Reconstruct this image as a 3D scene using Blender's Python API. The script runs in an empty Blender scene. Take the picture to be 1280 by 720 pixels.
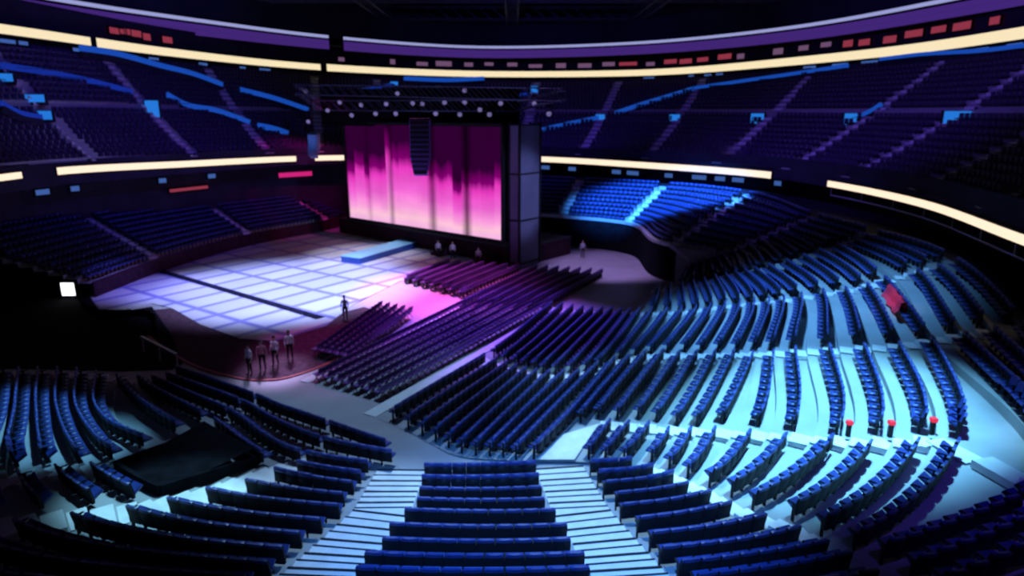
import bpy, math, random
from mathutils import Vector
random.seed(7)
SC = bpy.context.scene
COL = SC.collection

# ---------------------------------------------------------------- camera
FPX, HOR, CAMZ = 834.0, 140.0, 14.0
PITCH = math.atan((360 - HOR) / FPX)
cd = bpy.data.cameras.new('camera'); cam = bpy.data.objects.new('camera', cd); COL.objects.link(cam)
cam.location = (0, 0, CAMZ); cam.rotation_euler = (math.pi / 2 - PITCH, 0, 0)
cd.sensor_width = 36.0; cd.lens = 36.0 * FPX / 1280; cd.clip_end = 600
cd.dof.use_dof = True; cd.dof.focus_distance = 6.0; cd.dof.aperture_fstop = 1.1      # the photograph is softly out of focus
SC.camera = cam
SC.view_settings.view_transform = 'Standard'; SC.view_settings.look = 'None'
SC.view_settings.exposure = 0.0; SC.view_settings.gamma = 1.0
SC.view_settings.use_curve_mapping = False

# ---------------------------------------------------------------- world
W = bpy.data.worlds.new('night'); SC.world = W; W.use_nodes = True
bg = W.node_tree.nodes['Background']
bg.inputs[0].default_value = (0.05, 0.045, 0.42, 1); bg.inputs[1].default_value = 0.035

# ---------------------------------------------------------------- lamps
def spot(name, loc, aim, col, power, ang, blend=0.6, size=0.6):
    d = bpy.data.lights.new(name, 'SPOT'); d.color = col; d.energy = power
    d.spot_size = math.radians(ang); d.spot_blend = blend; d.shadow_soft_size = size
    o = bpy.data.objects.new(name, d); COL.objects.link(o); o.location = loc
    v = Vector(aim) - Vector(loc); o.rotation_euler = v.to_track_quat('-Z', 'Y').to_euler()
    return o
CY = (0.22, 0.66, 1.0); BL = (0.05, 0.22, 1.0); MG = (1.0, 0.1, 0.75); LV = (0.55, 0.6, 1.0); PU = (0.3, 0.12, 1.0)
LAMPS = [
    ('bowl_spot', (12.2, 23.6, 27), (12.0, 24.3, 2.5), (0.18, 0.62, 1.0), 100000, 34, 0.75),
    ('bowl_spot', (7, 36, 26), (15, 37, 3), (0.13, 0.46, 1.0), 48000, 48, 0.9),
    ('mid_spot', (2, 32, 24), (4.5, 30.5, .5), (0.25, 0.6, 1.0), 26000, 30, 0.9),
    ('landing_spot', (14, 22, 22), (18.5, 20, 3), (0.3, 0.7, 1.0), 9000, 14, 0.5),
    ('stair_spot', (3, 34, 26), (3, 21, 1), (0.36, 0.68, 1.0), 34000, 30, 0.7),
    ('stair_spot', (-6, 34, 26), (-5.5, 20, 1), (0.38, 0.66, 1.0), 22000, 24, 0.7),
    ('near_fill', (0, 4, 25), (1, 18, 1), (0.06, 0.30, 1.0), 34000, 36, 0.8),  # unseen fill lamp added to light the rear of the near seats
    ('corner_spot', (10, 6, 26), (17, 17, 3), (0.12, 0.06, 1.0), 4500, 40, 0.8),
    ('floor_spot', (-5, 36, 27), (-6, 30, 0), (0.35, 0.6, 1.0), 13000, 46, 0.8),
    ('left_spot', (-9, 28, 22), (-11.8, 20, 1), (0.3, 0.74, 1.0), 26000, 17, 0.6),
    ('left_spot', (-14, 34, 22), (-18.8, 24.5, 1.5), (0.2, 0.62, 1.0), 26000, 20, 0.6),
    ('stage_spot', (-14, 51, 22), (-17.5, 53, 0), (0.42, 0.48, 1.0), 70000, 60, 0.7),
    ('stage_spot', (-22, 52, 20), (-29, 53, 0), (0.25, 0.2, 1.0), 18000, 32, 0.9),
    ('stage_spot', (-16, 64, 21), (-15, 66, 0), (0.8, 0.8, 1.0), 15000, 38, 0.9),
    ('people_spot', (-18, 52, 18), (-13.5, 36, 1), (0.65, 0.5, 1.0), 40000, 10, 0.8),
    ('magenta_spot', (-9, 60, 20), (-5.0, 52.5, 0), (1.0, 0.12, 0.68), 58000, 46, 0.8),
    ('violet_spot', (-4, 52, 22), (-1, 43, 0), (0.3, 0.12, 1.0), 44000, 46, 0.8),
    ('violet_spot', (-12, 48, 20), (-10, 39, 0), (0.8, 0.1, 0.7), 9000, 36, 0.9),
    ('lilac_spot', (4, 52, 20), (9, 61, 0), (0.55, 0.35, 1.0), 14000, 36, 0.7),
    ('far_stand_spot', (11, 46, 20), (15.5, 66, 6.4), (0.04, 0.26, 1.0), 260000, 42, 0.5),
    ('tower_spot', (14, 46, 11), (1, 60, 7), (0.35, 0.4, 0.95), 9000, 26, 0.6),
    ('blue_spot', (-14, 66, 22), (-34, 67, 4), (0.1, 0.05, 0.8), 800, 50, 0.8),
    ('blue_spot', (-14, 72, 20), (-26, 80, 4), (0.8, 0.02, 0.4), 9000, 44, 0.8),
    ('upper_spot', (0, 50, 26), (36, 68, 14), (0.18, 0.08, 1.0), 14000, 75, 0.9),
    ('upper_spot', (-2, 60, 26), (4, 100, 13), (0.12, 0.05, 0.9), 11000, 80, 0.9),
    ('upper_spot', (-8, 50, 26), (-40, 72, 14), (0.08, 0.05, 0.9), 10000, 70, 0.9),
]
for L in LAMPS:
    lamp_ = spot(*L)
    if L[0] == 'far_stand_spot': lamp_.scale = (1, .42, 1)      # shuttered to a wide flat beam

# ---------------------------------------------------------------- maths
CP, SP = math.cos(PITCH), math.sin(PITCH)
def un(x, y, z):
    dx = (x - 640) / FPX; dv = -(y - 360) / FPX
    D = (dx, CP + dv * SP, -SP + dv * CP); t = (z - CAMZ) / D[2]
    return Vector((D[0] * t, D[1] * t, z))
def proj(p):
    zr = p[2] - CAMZ; d = p[1] * CP - zr * SP; u = p[1] * SP + zr * CP
    if d < 0.1: return None
    return (640 + FPX * p[0] / d, 360 - FPX * u / d, d)
def table(T, j):
    ks = sorted(T)
    if j <= ks[0]: a, b = ks[0], ks[1]
    elif j >= ks[-1]: a, b = ks[-2], ks[-1]
    else:
        for a, b in zip(ks, ks[1:]):
            if a <= j <= b: break
    f = (j - a) / (b - a)
    return tuple(T[a][i] + (T[b][i] - T[a][i]) * f for i in range(len(T[a])))
def spline(P, K):
    """nonuniform Hermite through P; K samples per span; returns len(P)-1 lists of K+1 points"""
    n = len(P); d = [max((P[i + 1] - P[i]).length, 1e-3) for i in range(n - 1)]
    T = []
    for i in range(n):
        if i == 0: T.append((P[1] - P[0]) / d[0])
        elif i == n - 1: T.append((P[-1] - P[-2]) / d[-1])
        else:
            T.append(((P[i] - P[i - 1]) / d[i - 1] * d[i] + (P[i + 1] - P[i]) / d[i] * d[i - 1]) / (d[i] + d[i - 1]))
    out = []
    for i in range(n - 1):
        seg = []
        for k in range(K + 1):
            t = k / K; a = 2 * t**3 - 3 * t**2 + 1; b = t**3 - 2 * t**2 + t; c = -2 * t**3 + 3 * t**2; e = t**3 - t**2
            seg.append(P[i] * a + T[i] * (b * d[i]) + P[i + 1] * c + T[i + 1] * (e * d[i]))
        out.append(seg)
    return out

# ---------------------------------------------------------------- materials
def mat(name, col, rough=0.6, spec=0.3, metal=0.0, noise=0.0, nscale=8.0, emit=None, estr=0.0):
    m = bpy.data.materials.new(name); m.use_nodes = True; nt = m.node_tree; b = nt.nodes['Principled BSDF']
    b.inputs['Roughness'].default_value = rough; b.inputs['Metallic'].default_value = metal
    b.inputs['Specular IOR Level'].default_value = spec
    c = (*col, 1)
    b.inputs['Base Color'].default_value = c
    if noise:
        tc = nt.nodes.new('ShaderNodeTexCoord'); n = nt.nodes.new('ShaderNodeTexNoise'); r = nt.nodes.new('ShaderNodeValToRGB')
        n.inputs['Scale'].default_value = nscale; n.inputs['Detail'].default_value = 4
        r.color_ramp.elements[0].position = 0.3; r.color_ramp.elements[1].position = 0.7
        r.color_ramp.elements[0].color = tuple(v * (1 - noise) for v in col) + (1,)
        r.color_ramp.elements[1].color = tuple(min(1, v * (1 + noise)) for v in col) + (1,)
        nt.links.new(tc.outputs['Object'], n.inputs['Vector']); nt.links.new(n.outputs['Fac'], r.inputs['Fac'])
        nt.links.new(r.outputs['Color'], b.inputs['Base Color'])
    if emit:
        b.inputs['Emission Color'].default_value = (*emit, 1); b.inputs['Emission Strength'].default_value = estr
    return m
M = {
    'concrete': mat('bowl_concrete', (0.38, 0.39, 0.41), 0.75, 0.3, noise=0.12, nscale=0.6),
    'step': mat('step_concrete', (0.8, 0.82, 0.84), 0.7, 0.3, noise=0.08, nscale=2),
    'floor': mat('arena_floor', (0.42, 0.42, 0.45), 0.55, 0.4, noise=0.10, nscale=0.5),
    'carpet': mat('dark_carpet', (0.09, 0.05, 0.07), 0.9, 0.1, noise=0.3, nscale=3),
    'edge': mat('red_edging', (0.45, 0.08, 0.08), 0.6),
    'seat': mat('seat_fabric', (0.028, 0.055, 0.27), 0.45, 0.5),
    'seatmetal': mat('seat_black', (0.012, 0.013, 0.02), 0.6, 0.2),
    'cap': mat('seat_end_cap', (0.5, 0.52, 0.56), 0.5, 0.4),
    'upseat': mat('upper_seat_dim', (0.06, 0.04, 0.12), 0.6, 0.3),  # same seats as below, with the tier's dim violet light put into the colour
    'chair': mat('floor_chair_vinyl', (0.11, 0.06, 0.24), 0.6, 0.3),
    'chairmetal': mat('floor_chair_metal', (0.05, 0.05, 0.06), 0.4, 0.5, 0.5),
    'black': mat('black_paint', (0.012, 0.012, 0.016), 0.7, 0.2),
    'drape': mat('black_sheet', (0.008, 0.008, 0.012), 0.95, 0.05, noise=0.4, nscale=2),
    'darkwall': mat('dark_wall', (0.03, 0.025, 0.05), 0.8, 0.2, noise=0.25, nscale=0.5),
    'roof': mat('roof_deck', (0.035, 0.035, 0.07), 0.9, 0.1, noise=0.4, nscale=0.08),
    'steel': mat('roof_steel', (0.08, 0.09, 0.16), 0.5, 0.4, 0.3),
    'tower': mat('grey_scrim', (0.16, 0.17, 0.26), 0.8, 0.2, noise=0.1, nscale=0.7),
    'stage': mat('stage_skirt', (0.05, 0.02, 0.035), 0.8, 0.1, noise=0.3, nscale=1.5),
    'deck': mat('stage_deck', (0.05, 0.05, 0.07), 0.5, 0.3),
    'rail': mat('rail_metal', (0.55, 0.57, 0.62), 0.35, 0.5, 0.3),
    'runway': mat('runway_top', (0.25, 0.6, 0.85), 0.5, 0.4),
    'runside': mat('runway_side', (0.04, 0.12, 0.45), 0.5, 0.4),
    'cable': mat('cable_ramp_rubber', (0.01, 0.01, 0.03), 0.8, 0.1),
    'led': mat('ribbon_led', (0.1, 0.1, 0.1), emit=(1.0, 0.80, 0.58), estr=1.15),
    'led2': mat('upper_ribbon_led', (0.1, 0.1, 0.1), emit=(1.0, 0.83, 0.52), estr=0.95),
    'ledp': mat('pale_ribbon_led', (0.1, 0.1, 0.1), emit=(0.42, 0.45, 0.85), estr=0.75),
    'fascia': mat('violet_fascia_glow', (0.05, 0.03, 0.1), emit=(0.1, 0.035, 0.33), estr=0.5),  # purple light on the fascia, put in as emission
    'strip': mat('blue_led_strip', (0.02, 0.05, 0.2), emit=(0.01, 0.10, 0.62), estr=0.6),
    'stripdim': mat('dim_blue_led_strip', (0.02, 0.05, 0.2), emit=(0.006, 0.04, 0.45), estr=0.5),
    'portal': mat('portal_light', (0.05, 0.1, 0.2), emit=(0.02, 0.25, 0.9), estr=0.7),
    'winred': mat('suite_window_red', (0.1, 0.02, 0.03), emit=(0.75, 0.09, 0.16), estr=0.35),
    'winpink': mat('suite_window_mauve', (0.1, 0.05, 0.1), emit=(0.4, 0.2, 0.4), estr=0.35),
    'winblue': mat('suite_window_blue', (0.05, 0.1, 0.2), emit=(0.1, 0.25, 0.8), estr=0.4),
    'winmag': mat('magenta_sign', (0.2, 0.02, 0.1), emit=(0.85, 0.02, 0.25), estr=0.7),
    'lens': mat('lamp_lens', (0.3, 0.3, 0.4), emit=(0.5, 0.42, 0.95), estr=0.24),
    'white': mat('white_lamp', (0.8, 0.8, 0.8), emit=(0.9, 0.92, 1.0), estr=2.0),
    'redlamp': mat('red_lamp', (0.4, 0.02, 0.03), emit=(1.0, 0.03, 0.08), estr=0.7),
    'redcloth': mat('red_cloth', (0.85, 0.03, 0.08), 0.8),
    'array': mat('speaker_grille', (0.10, 0.10, 0.32), 0.7, 0.2),
    'skin': mat('skin', (0.55, 0.36, 0.28), 0.6), 'hair': mat('hair', (0.03, 0.02, 0.02), 0.7),
    'trouser': mat('dark_trousers', (0.02, 0.02, 0.03), 0.8), 'shoe': mat('shoes', (0.02, 0.02, 0.02), 0.5),
    'shirtw': mat('pale_shirt', (0.75, 0.72, 0.8), 0.8), 'shirtp': mat('pink_shirt', (0.6, 0.25, 0.35), 0.8),
    'shirtg': mat('grey_shirt', (0.35, 0.37, 0.45), 0.8),
}

# ---------------------------------------------------------------- mesh helpers
class MB:
    def __init__(s): s.v = []; s.f = []; s.m = []
    def face(s, pts, mi=0):
        n = len(s.v); s.v += [tuple(p) for p in pts]; s.f.append(tuple(range(n, n + len(pts)))); s.m.append(mi)
    def box(s, c, ax, ay, az, mi=0):
        """centre c, half-axis vectors"""
        c, ax, ay, az = map(Vector, (c, ax, ay, az)); n = len(s.v)
        for i in (-1, 1):
            for j in (-1, 1):
                for k in (-1, 1): s.v.append(tuple(c + ax * i + ay * j + az * k))
        for f in ((0, 1, 3, 2), (4, 6, 7, 5), (0, 4, 5, 1), (2, 3, 7, 6), (0, 2, 6, 4), (1, 5, 7, 3)):
            s.f.append(tuple(n + q for q in f)); s.m.append(mi)
    def abox(s, x0, x1, y0, y1, z0, z1, mi=0):
        s.box(((x0 + x1) / 2, (y0 + y1) / 2, (z0 + z1) / 2), ((x1 - x0) / 2, 0, 0), (0, (y1 - y0) / 2, 0), (0, 0, (z1 - z0) / 2), mi)
    def bar(s, a, b, w, h=None, mi=0):
        a, b = Vector(a), Vector(b); d = b - a
        if d.length < 1e-5: return
        up = Vector((0, 0, 1)) if abs(d.normalized().z) < 0.95 else Vector((1, 0, 0))
        x = d.cross(up).normalized(); y = x.cross(d).normalized()
        s.box((a + b) / 2, d / 2, x * w / 2, y * (h or w) / 2, mi)
    def tube(s, a, b, r, n=10, r2=None, mi=0):
        a, b = Vector(a), Vector(b); d = (b - a).normalized(); r2 = r if r2 is None else r2
        up = Vector((0, 0, 1)) if abs(d.z) < 0.95 else Vector((1, 0, 0)); x = d.cross(up).normalized(); y = x.cross(d)
        k = len(s.v)
        for p, q in ((a, r), (b, r2)):
            for i in range(n):
                t = 2 * math.pi * i / n; s.v.append(tuple(p + x * math.cos(t) * q + y * math.sin(t) * q))
        for i in range(n): s.f.append((k + i, k + (i + 1) % n, k + n + (i + 1) % n, k + n + i)); s.m.append(mi)
        s.f.append(tuple(k + i for i in reversed(range(n)))); s.f.append(tuple(k + n + i for i in range(n))); s.m += [mi, mi]
    def mesh(s, name, mats):
        me = bpy.data.meshes.new(name); me.from_pydata(s.v, [], s.f)
        for m in (mats if isinstance(mats, (list, tuple)) else [mats]): me.materials.append(m)
        if any(s.m): me.polygons.foreach_set('material_index', s.m)
        me.update(); return me
    def build(s, name, mats, parent=None, loc=None):
        o = bpy.data.objects.new(name, s.mesh(name, mats)); COL.objects.link(o)
        if parent: o.parent = parent
        if loc is not None: o.location = loc
        return o
def tag(o, label=None, cat=None, group=None, kind=None):
    if label: o['label'] = label
    if cat: o['category'] = cat
    if group: o['group'] = group
    if kind: o['kind'] = kind
    return o
def empty(name, loc=(0, 0, 0), rz=0):
    o = bpy.data.objects.new(name, None); COL.objects.link(o); o.location = loc; o.rotation_euler = (0, 0, rz)
    o.empty_display_size = 0.2; return o
def struct(mb, name, m): return tag(mb.build(name, m), kind='structure')
ORD = ['zeroth', 'first', 'second', 'third', 'fourth', 'fifth', 'sixth', 'seventh', 'eighth', 'ninth', 'tenth', 'eleventh', 'twelfth',
       'thirteenth', 'fourteenth', 'fifteenth', 'sixteenth', 'seventeenth', 'eighteenth', 'nineteenth', 'twentieth']
def ordw(n):
    if n <= 20: return ORD[n]
    t = {2: 'twenty', 3: 'thirty', 4: 'forty', 5: 'fifty', 6: 'sixty'}[n // 10]
    return t + '-' + ORD[n % 10] if n % 10 else {2: 'twentieth', 3: 'thirtieth', 4: 'fortieth', 5: 'fiftieth', 6: 'sixtieth'}[n // 10]

# ================================================================ LOWER BOWL
zb = lambda j: .15 if j <= 16 else .15 + .15 * (j - 16) + .012 * (j - 16) ** 2
zC = lambda j: .02 + .008 * j if j < 16 else zb(j)
zD = lambda j: .5 - .045 * (16 - j) if j <= 16 else .5 + .2 * (j - 16) + .014 * (j - 16) ** 2
zE = lambda j: .02 + .0065 * j * j
zF = lambda j: .02 + .0078 * j * j
zI = lambda j: 3 + (j - 19) * .38
SECT = [
    ('Y', zb, 14, {14: (225, 466), 16: (200, 482), 18: (168, 478), 20: (120, 470), 22: (72, 467), 24: (25, 467), 25: (0, 464)}),
    ('X', zb, 14, {14: (285, 486), 15: (264, 492), 16: (245, 498), 17: (235, 505), 18: (200, 510), 19: (150, 527), 20: (122, 527), 21: (98, 525), 22: (72, 524), 23: (47, 522), 24: (20, 520)}),
    ('W', zb, 14, {14: (335, 505), 15: (318, 512), 16: (300, 519), 17: (280, 528), 18: (250, 542), 19: (215, 560), 20: (180, 576), 21: (140, 584), 22: (100, 586), 23: (55, 588), 24: (10, 600)}),
    ('Z', zb, 14, {14: (420, 536), 15: (412, 556), 16: (405, 576), 18: (345, 590), 20: (268, 616), 22: (175, 638), 24: (50, 652)}),
    ('A', zb, 14, {14: (490, 562), 15: (494, 575), 16: (502, 588), 20: (476, 642), 24: (405, 712)}),
    ('B', zb, 16, {16: (699, 585), 20: (728, 642), 24: (782, 712)}),
    ('C', zC, 0, {0: (473, 524), 1: (495, 533), 2: (514, 541), 3: (530, 550), 4: (545, 558), 5: (561, 566), 6: (578, 571), 7: (596, 573), 8: (613, 574), 9: (629, 575), 10: (648, 576), 11: (670, 577), 12: (697, 577), 13: (718, 577), 14: (738, 578), 15: (760, 579), 16: (783, 580), 18: (833, 594), 20: (882, 617), 21: (907, 631), 22: (945, 647), 23: (990, 660), 24: (1022, 679), 25: (1065, 690), 26: (1095, 712)}),
    ('D', zD, 0, None),
    ('E', zE, 0, {0: (600, 450), 2: (627, 462), 6: (676, 473), 9: (731, 471), 10: (755, 458), 13: (814, 445), 16: (877, 445), 20: (968, 442), 24: (1130, 432), 27: (1240, 412)}),
    ('F', zF, 0, {0: (682, 386), 4: (734, 392), 8: (780, 393), 10: (801, 393), 13: (856, 391), 16: (908, 383), 20: (978, 376), 24: (1082, 359), 25: (1118, 347), 29: (1215, 320)}),
    ('G', zF, 10, {10: (814, 364), 13: (854, 360), 16: (893, 350), 20: (940, 341), 23: (1004, 323), 25: (1045, 308), 27: (1075, 298)}),
    ('H', zF, 12, {12: (858, 338), 16: (885, 326), 20: (915, 316), 23: (955, 297), 25: (980, 287)}),
    ('I', zI, 19, {19: (838, 308), 27: (925, 250)}),
    ('J', zI, 19, {19: (783, 280), 27: (825, 238)}),
    ('K', zI, 19, {19: (702, 272), 27: (722, 232)}),
    ('L', zI, 19, {19: (625, 268), 27: (630, 228)}),
]
DT = {16: (820, 537), 18: (872, 539), 20: (960, 544), 21: (1015, 548), 22: (1062, 551), 23: (1115, 552), 24: (1168, 549), 25: (1295, 602), 26: (1305, 632), 27: (1320, 662),
      11: (705, 545), 12: (725, 530)}
JMAX = 27
SN = [s[0] for s in SECT]; SI = {n: i for i, n in enumerate(SN)}
def secpt(i, j):
    n, zf, jm, T = SECT[i]
    if j < jm: return None
    if n == 'D':
        if j < 11:
            return secpt(SI['C'], j).lerp(secpt(SI['E'], j), 0.30)
        return un(*table(DT, j), zD(j))
    return un(*table(T, j), zf(j))
GRID = {(i, j): secpt(i, j) for i in range(len(SECT)) for j in range(0, JMAX + 2)}
KS = 10
ROW = {}                                            # ROW[j][i] = samples from section i to i+1
for j in range(JMAX + 2):
    ROW[j] = {}
    run = []
    for i in range(len(SECT) + 1):
        p = GRID.get((i, j)) if i < len(SECT) else None
        if p is not None: run.append((i, p))
        if p is None and run:
            if len(run) > 1:
                for (a, _), seg in zip(run, spline([q for _, q in run], KS)): ROW[j][a] = seg
            run = []
bowl = MB()
for j in range(JMAX + 1):
    for i, seg in ROW[j].items():
        nx = ROW[j + 1].get(i)
        if not nx: continue
        for k in range(KS):
            a, b = seg[k], seg[k + 1]; c, d = nx[k + 1].copy(), nx[k].copy()
            c.z = b.z; d.z = a.z
            bowl.face((a, b, c, d))
            bowl.face((d, c, nx[k + 1], nx[k]))
        if i not in ROW.get(j - 1, {}) :            # front wall under the first row
            for k in range(KS):
                a, b = seg[k], seg[k + 1]; bowl.face(((a.x, a.y, -.02), (b.x, b.y, -.02), b, a))
struct(bowl, 'floor_seating_terraces', M['concrete'])

# dark front wall cladding and pale capping of the raised far stand (sections H..L)
wall = MB(); capm = MB()
pts = []
for i in (SI['I'], SI['J'], SI['K']): pts += ROW[19][i][:-1]
pts.append(ROW[19][SI['K']][-1])
h0 = GRID[(SI['H'], 16)]; pts = [GRID[(SI['H'], 13)].lerp(pts[0], 0.15)] + pts
pts[0].z = 1.9
for a, b in zip(pts, pts[1:]):
    n = Vector((-(b.y - a.y), b.x - a.x, 0)).normalized() * 0.12
    wall.face(((a.x + n.x, a.y + n.y, 0), (b.x + n.x, b.y + n.y, 0), (b.x + n.x, b.y + n.y, b.z), (a.x + n.x, a.y + n.y, a.z)))
    capm.bar(a + Vector((0, 0, .12)), b + Vector((0, 0, .12)), .35, .28)
struct(wall, 'wall_far_stand_front', M['drape'])
struct(capm, 'trim_1', M['rail'])

# left end stand
LS = [(-20.5, 88), (-22.5, 81), (-28.3, 71), (-31.8, 58.6), (-32.5, 50)]
LO = [(-26, 92), (-29.2, 82.5), (-35.5, 74), (-41, 62), (-43, 48)]
LN = 11
left = MB(); LROW = {}
for r in range(LN + 1):
    t = r / LN; z = 1.2 + 3.9 * t
    P = [Vector((a[0] + (b[0] - a[0]) * t, a[1] + (b[1] - a[1]) * t, z)) for a, b in zip(LS, LO)]
    LROW[r] = spline(P, 8)
for r in range(LN):
    for s0, s1 in zip(LROW[r], LROW[r + 1]):
        for k in range(8):
            a, b = s0[k], s0[k + 1]; c, d = s1[k + 1].copy(), s1[k].copy(); c.z = b.z; d.z = a.z
            left.face((a, b, c, d)); left.face((d, c, s1[k + 1], s1[k]))
            if r == 0: left.face(((a.x, a.y, 0), (b.x, b.y, 0), b, a))
struct(left, 'floor_end_stand_terraces', M['concrete'])
s = MB()
for sg in LROW[0]:
    for a, b in zip(sg, sg[1:]):
        n = Vector((b.y - a.y, -(b.x - a.x), 0)).normalized()
        if n.x < 0: n = -n
        s.box((a + b) / 2 + n * .08 - Vector((0, 0, a.z / 2 - .06)), (b - a) / 2 * 1.02, n * .05, (0, 0, a.z / 2 + .06))
struct(s, 'wall_end_stand_front', M['stage'])

# ---------------------------------------------------------------- floor
fl = MB(); fl.face([(-110, -30, 0), (110, -30, 0), (110, 170, 0), (-110, 170, 0)]); struct(fl, 'floor', M['floor'])

def slab(name, px, z, m, rim=None):
    P = [un(x, y, 0) for x, y in px]; s = MB()
    s.face([(p.x, p.y, z) for p in P])
    for a, b in zip(P, P[1:] + P[:1]): s.face([(a.x, a.y, 0), (b.x, b.y, 0), (b.x, b.y, z), (a.x, a.y, z)])
    o = s.build(name, m); return o
carp = [(150, 392), (185, 420), (215, 442), (250, 460), (285, 470), (320, 475.5), (350, 474), (380, 466), (415, 452), (455, 428), (500, 398), (455, 384), (400, 398), (300, 402), (220, 385)]
tag(slab('floor_dark_carpet', carp, .03, M['carpet']), kind='structure')
ed = MB(); P = [un(x, y, .03) for x, y in carp[1:10]]
for seg in spline(P, 6):
    for a, b in zip(seg, seg[1:]): ed.bar(a, b, .16, .08)
tag(ed.build('floor_edging', M['edge']), 'thin reddish curved edging strip round the dark carpet corner', 'edging strip')

# tiled floor cover (joints are part of the material)
def tile_mat():
    m = bpy.data.materials.new('floor_tiles'); m.use_nodes = True; nt = m.node_tree; b = nt.nodes['Principled BSDF']
    tc = nt.nodes.new('ShaderNodeTexCoord'); mp = nt.nodes.new('ShaderNodeMapping'); mp.inputs['Rotation'].default_value = (0, 0, math.radians(-55))
    br = nt.nodes.new('ShaderNodeTexBrick'); br.offset = 0.0; br.inputs['Scale'].default_value = 1.0
    br.inputs['Brick Width'].default_value = 4.2; br.inputs['Row Height'].default_value = 2.7; br.inputs['Mortar Size'].default_value = 0.42
    br.inputs['Mortar Smooth'].default_value = 0.9
    br.inputs['Color1'].default_value = (0.66, 0.69, 0.72, 1); br.inputs['Color2'].default_value = (0.52, 0.54, 0.62, 1); br.inputs['Mortar'].default_value = (0.2, 0.2, 0.5, 1)
    nt.links.new(tc.outputs['Object'], mp.inputs['Vector'])
    ns = nt.nodes.new('ShaderNodeTexNoise'); ns.inputs['Scale'].default_value = 0.35
    mx = nt.nodes.new('ShaderNodeMixRGB'); mx.inputs[0].default_value = 0.06
    nt.links.new(mp.outputs[0], mx.inputs[1]); nt.links.new(ns.outputs['Color'], mx.inputs[2]); nt.links.new(tc.outputs['Object'], ns.inputs['Vector'])
    nt.links.new(mp.outputs[0], br.inputs['Vector']); nt.links.new(br.outputs['Color'], b.inputs['Base Color'])
    b.inputs['Roughness'].default_value = 0.45
    return m
M['tile'] = tile_mat()
tag(slab('floor_tile_cover', [(95, 350), (200, 337), (300, 310), (418, 281), (545, 300), (545, 345), (500, 352), (440, 382), (408, 408), (345, 427), (300, 424), (250, 406), (215, 386), (190, 380), (130, 393)], .06, M['tile']), kind='structure')

tag(slab('floor_shade_sheet', [(-60, 335), (94, 347), (128, 394), (190, 384), (215, 420), (228, 455), (215, 462), (150, 464), (-120, 458)], .05, M['drape']), kind='structure')  # black sheet laid on the floor to paint its unlit part
# cable ramp
cr = MB(); a, b = un(202, 339, 0.06), un(402, 398, 0.06)
n = 14
for k in range(n):
    p, q = a.lerp(b, k / n), a.lerp(b, (k + .94) / n)
    d = (q - p).normalized(); x = d.cross(Vector((0, 0, 1))) * 0.38
    for pp in (0,):
        z = Vector((0, 0, .07)); cr.face([p - x, q - x, q - x * .45 + z, p - x * .45 + z]); cr.face([p - x * .45 + z, q - x * .45 + z, q + x * .45 + z, p + x * .45 + z])
        cr.face([p + x * .45 + z, q + x * .45 + z, q + x, p + x]); cr.face([p - x, p - x * .45 + z, p + x * .45 + z, p + x]); cr.face([q - x, q - x * .45 + z, q + x * .45 + z, q + x])
tag(cr.build('cable_ramp', M['cable']), 'long dark cable ramp crossing the bright tiled floor', 'cable ramp')

# ---------------------------------------------------------------- stage, screen, tower
R0, L0 = un(650, 334, 0), un(425, 291, 0)
sd = (L0 - R0).normalized(); sb = Vector((sd.y, -sd.x, 0));  sb = sb if sb.y > 0 else -sb    # back direction
SL = (L0 - R0).length
stage = empty('stage', R0 + sd * SL / 2)
def lo(p): return Vector(p) - stage.location
st = MB(); st.box(lo(R0 + sd * SL / 2 + sb * 4 + Vector((0, 0, .85))), sd * SL / 2, sb * 4, (0, 0, .85)); st.build('deck_base', M['stage'], stage)
st = MB(); st.box(lo(R0 + sd * SL / 2 + sb * 3.98 + Vector((0, 0, 1.76))), sd * (SL / 2 + .05), sb * 4.1, (0, 0, .06)); st.build('deck_top', M['deck'], stage)
tag(stage, 'dark low stage platform under the big pink screen', 'stage')
for k, f in enumerate((.12, .34)):
    s = MB(); c = R0 + sd * SL * f - sb * .9
    for q in range(5): s.box(lo(c + Vector((0, 0, .17 + q * .17)) + sb * q * .18), sd * .7, sb * (.9 - q * .18), (0, 0, .17))
    s.build('step', M['stage'], stage)

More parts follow.
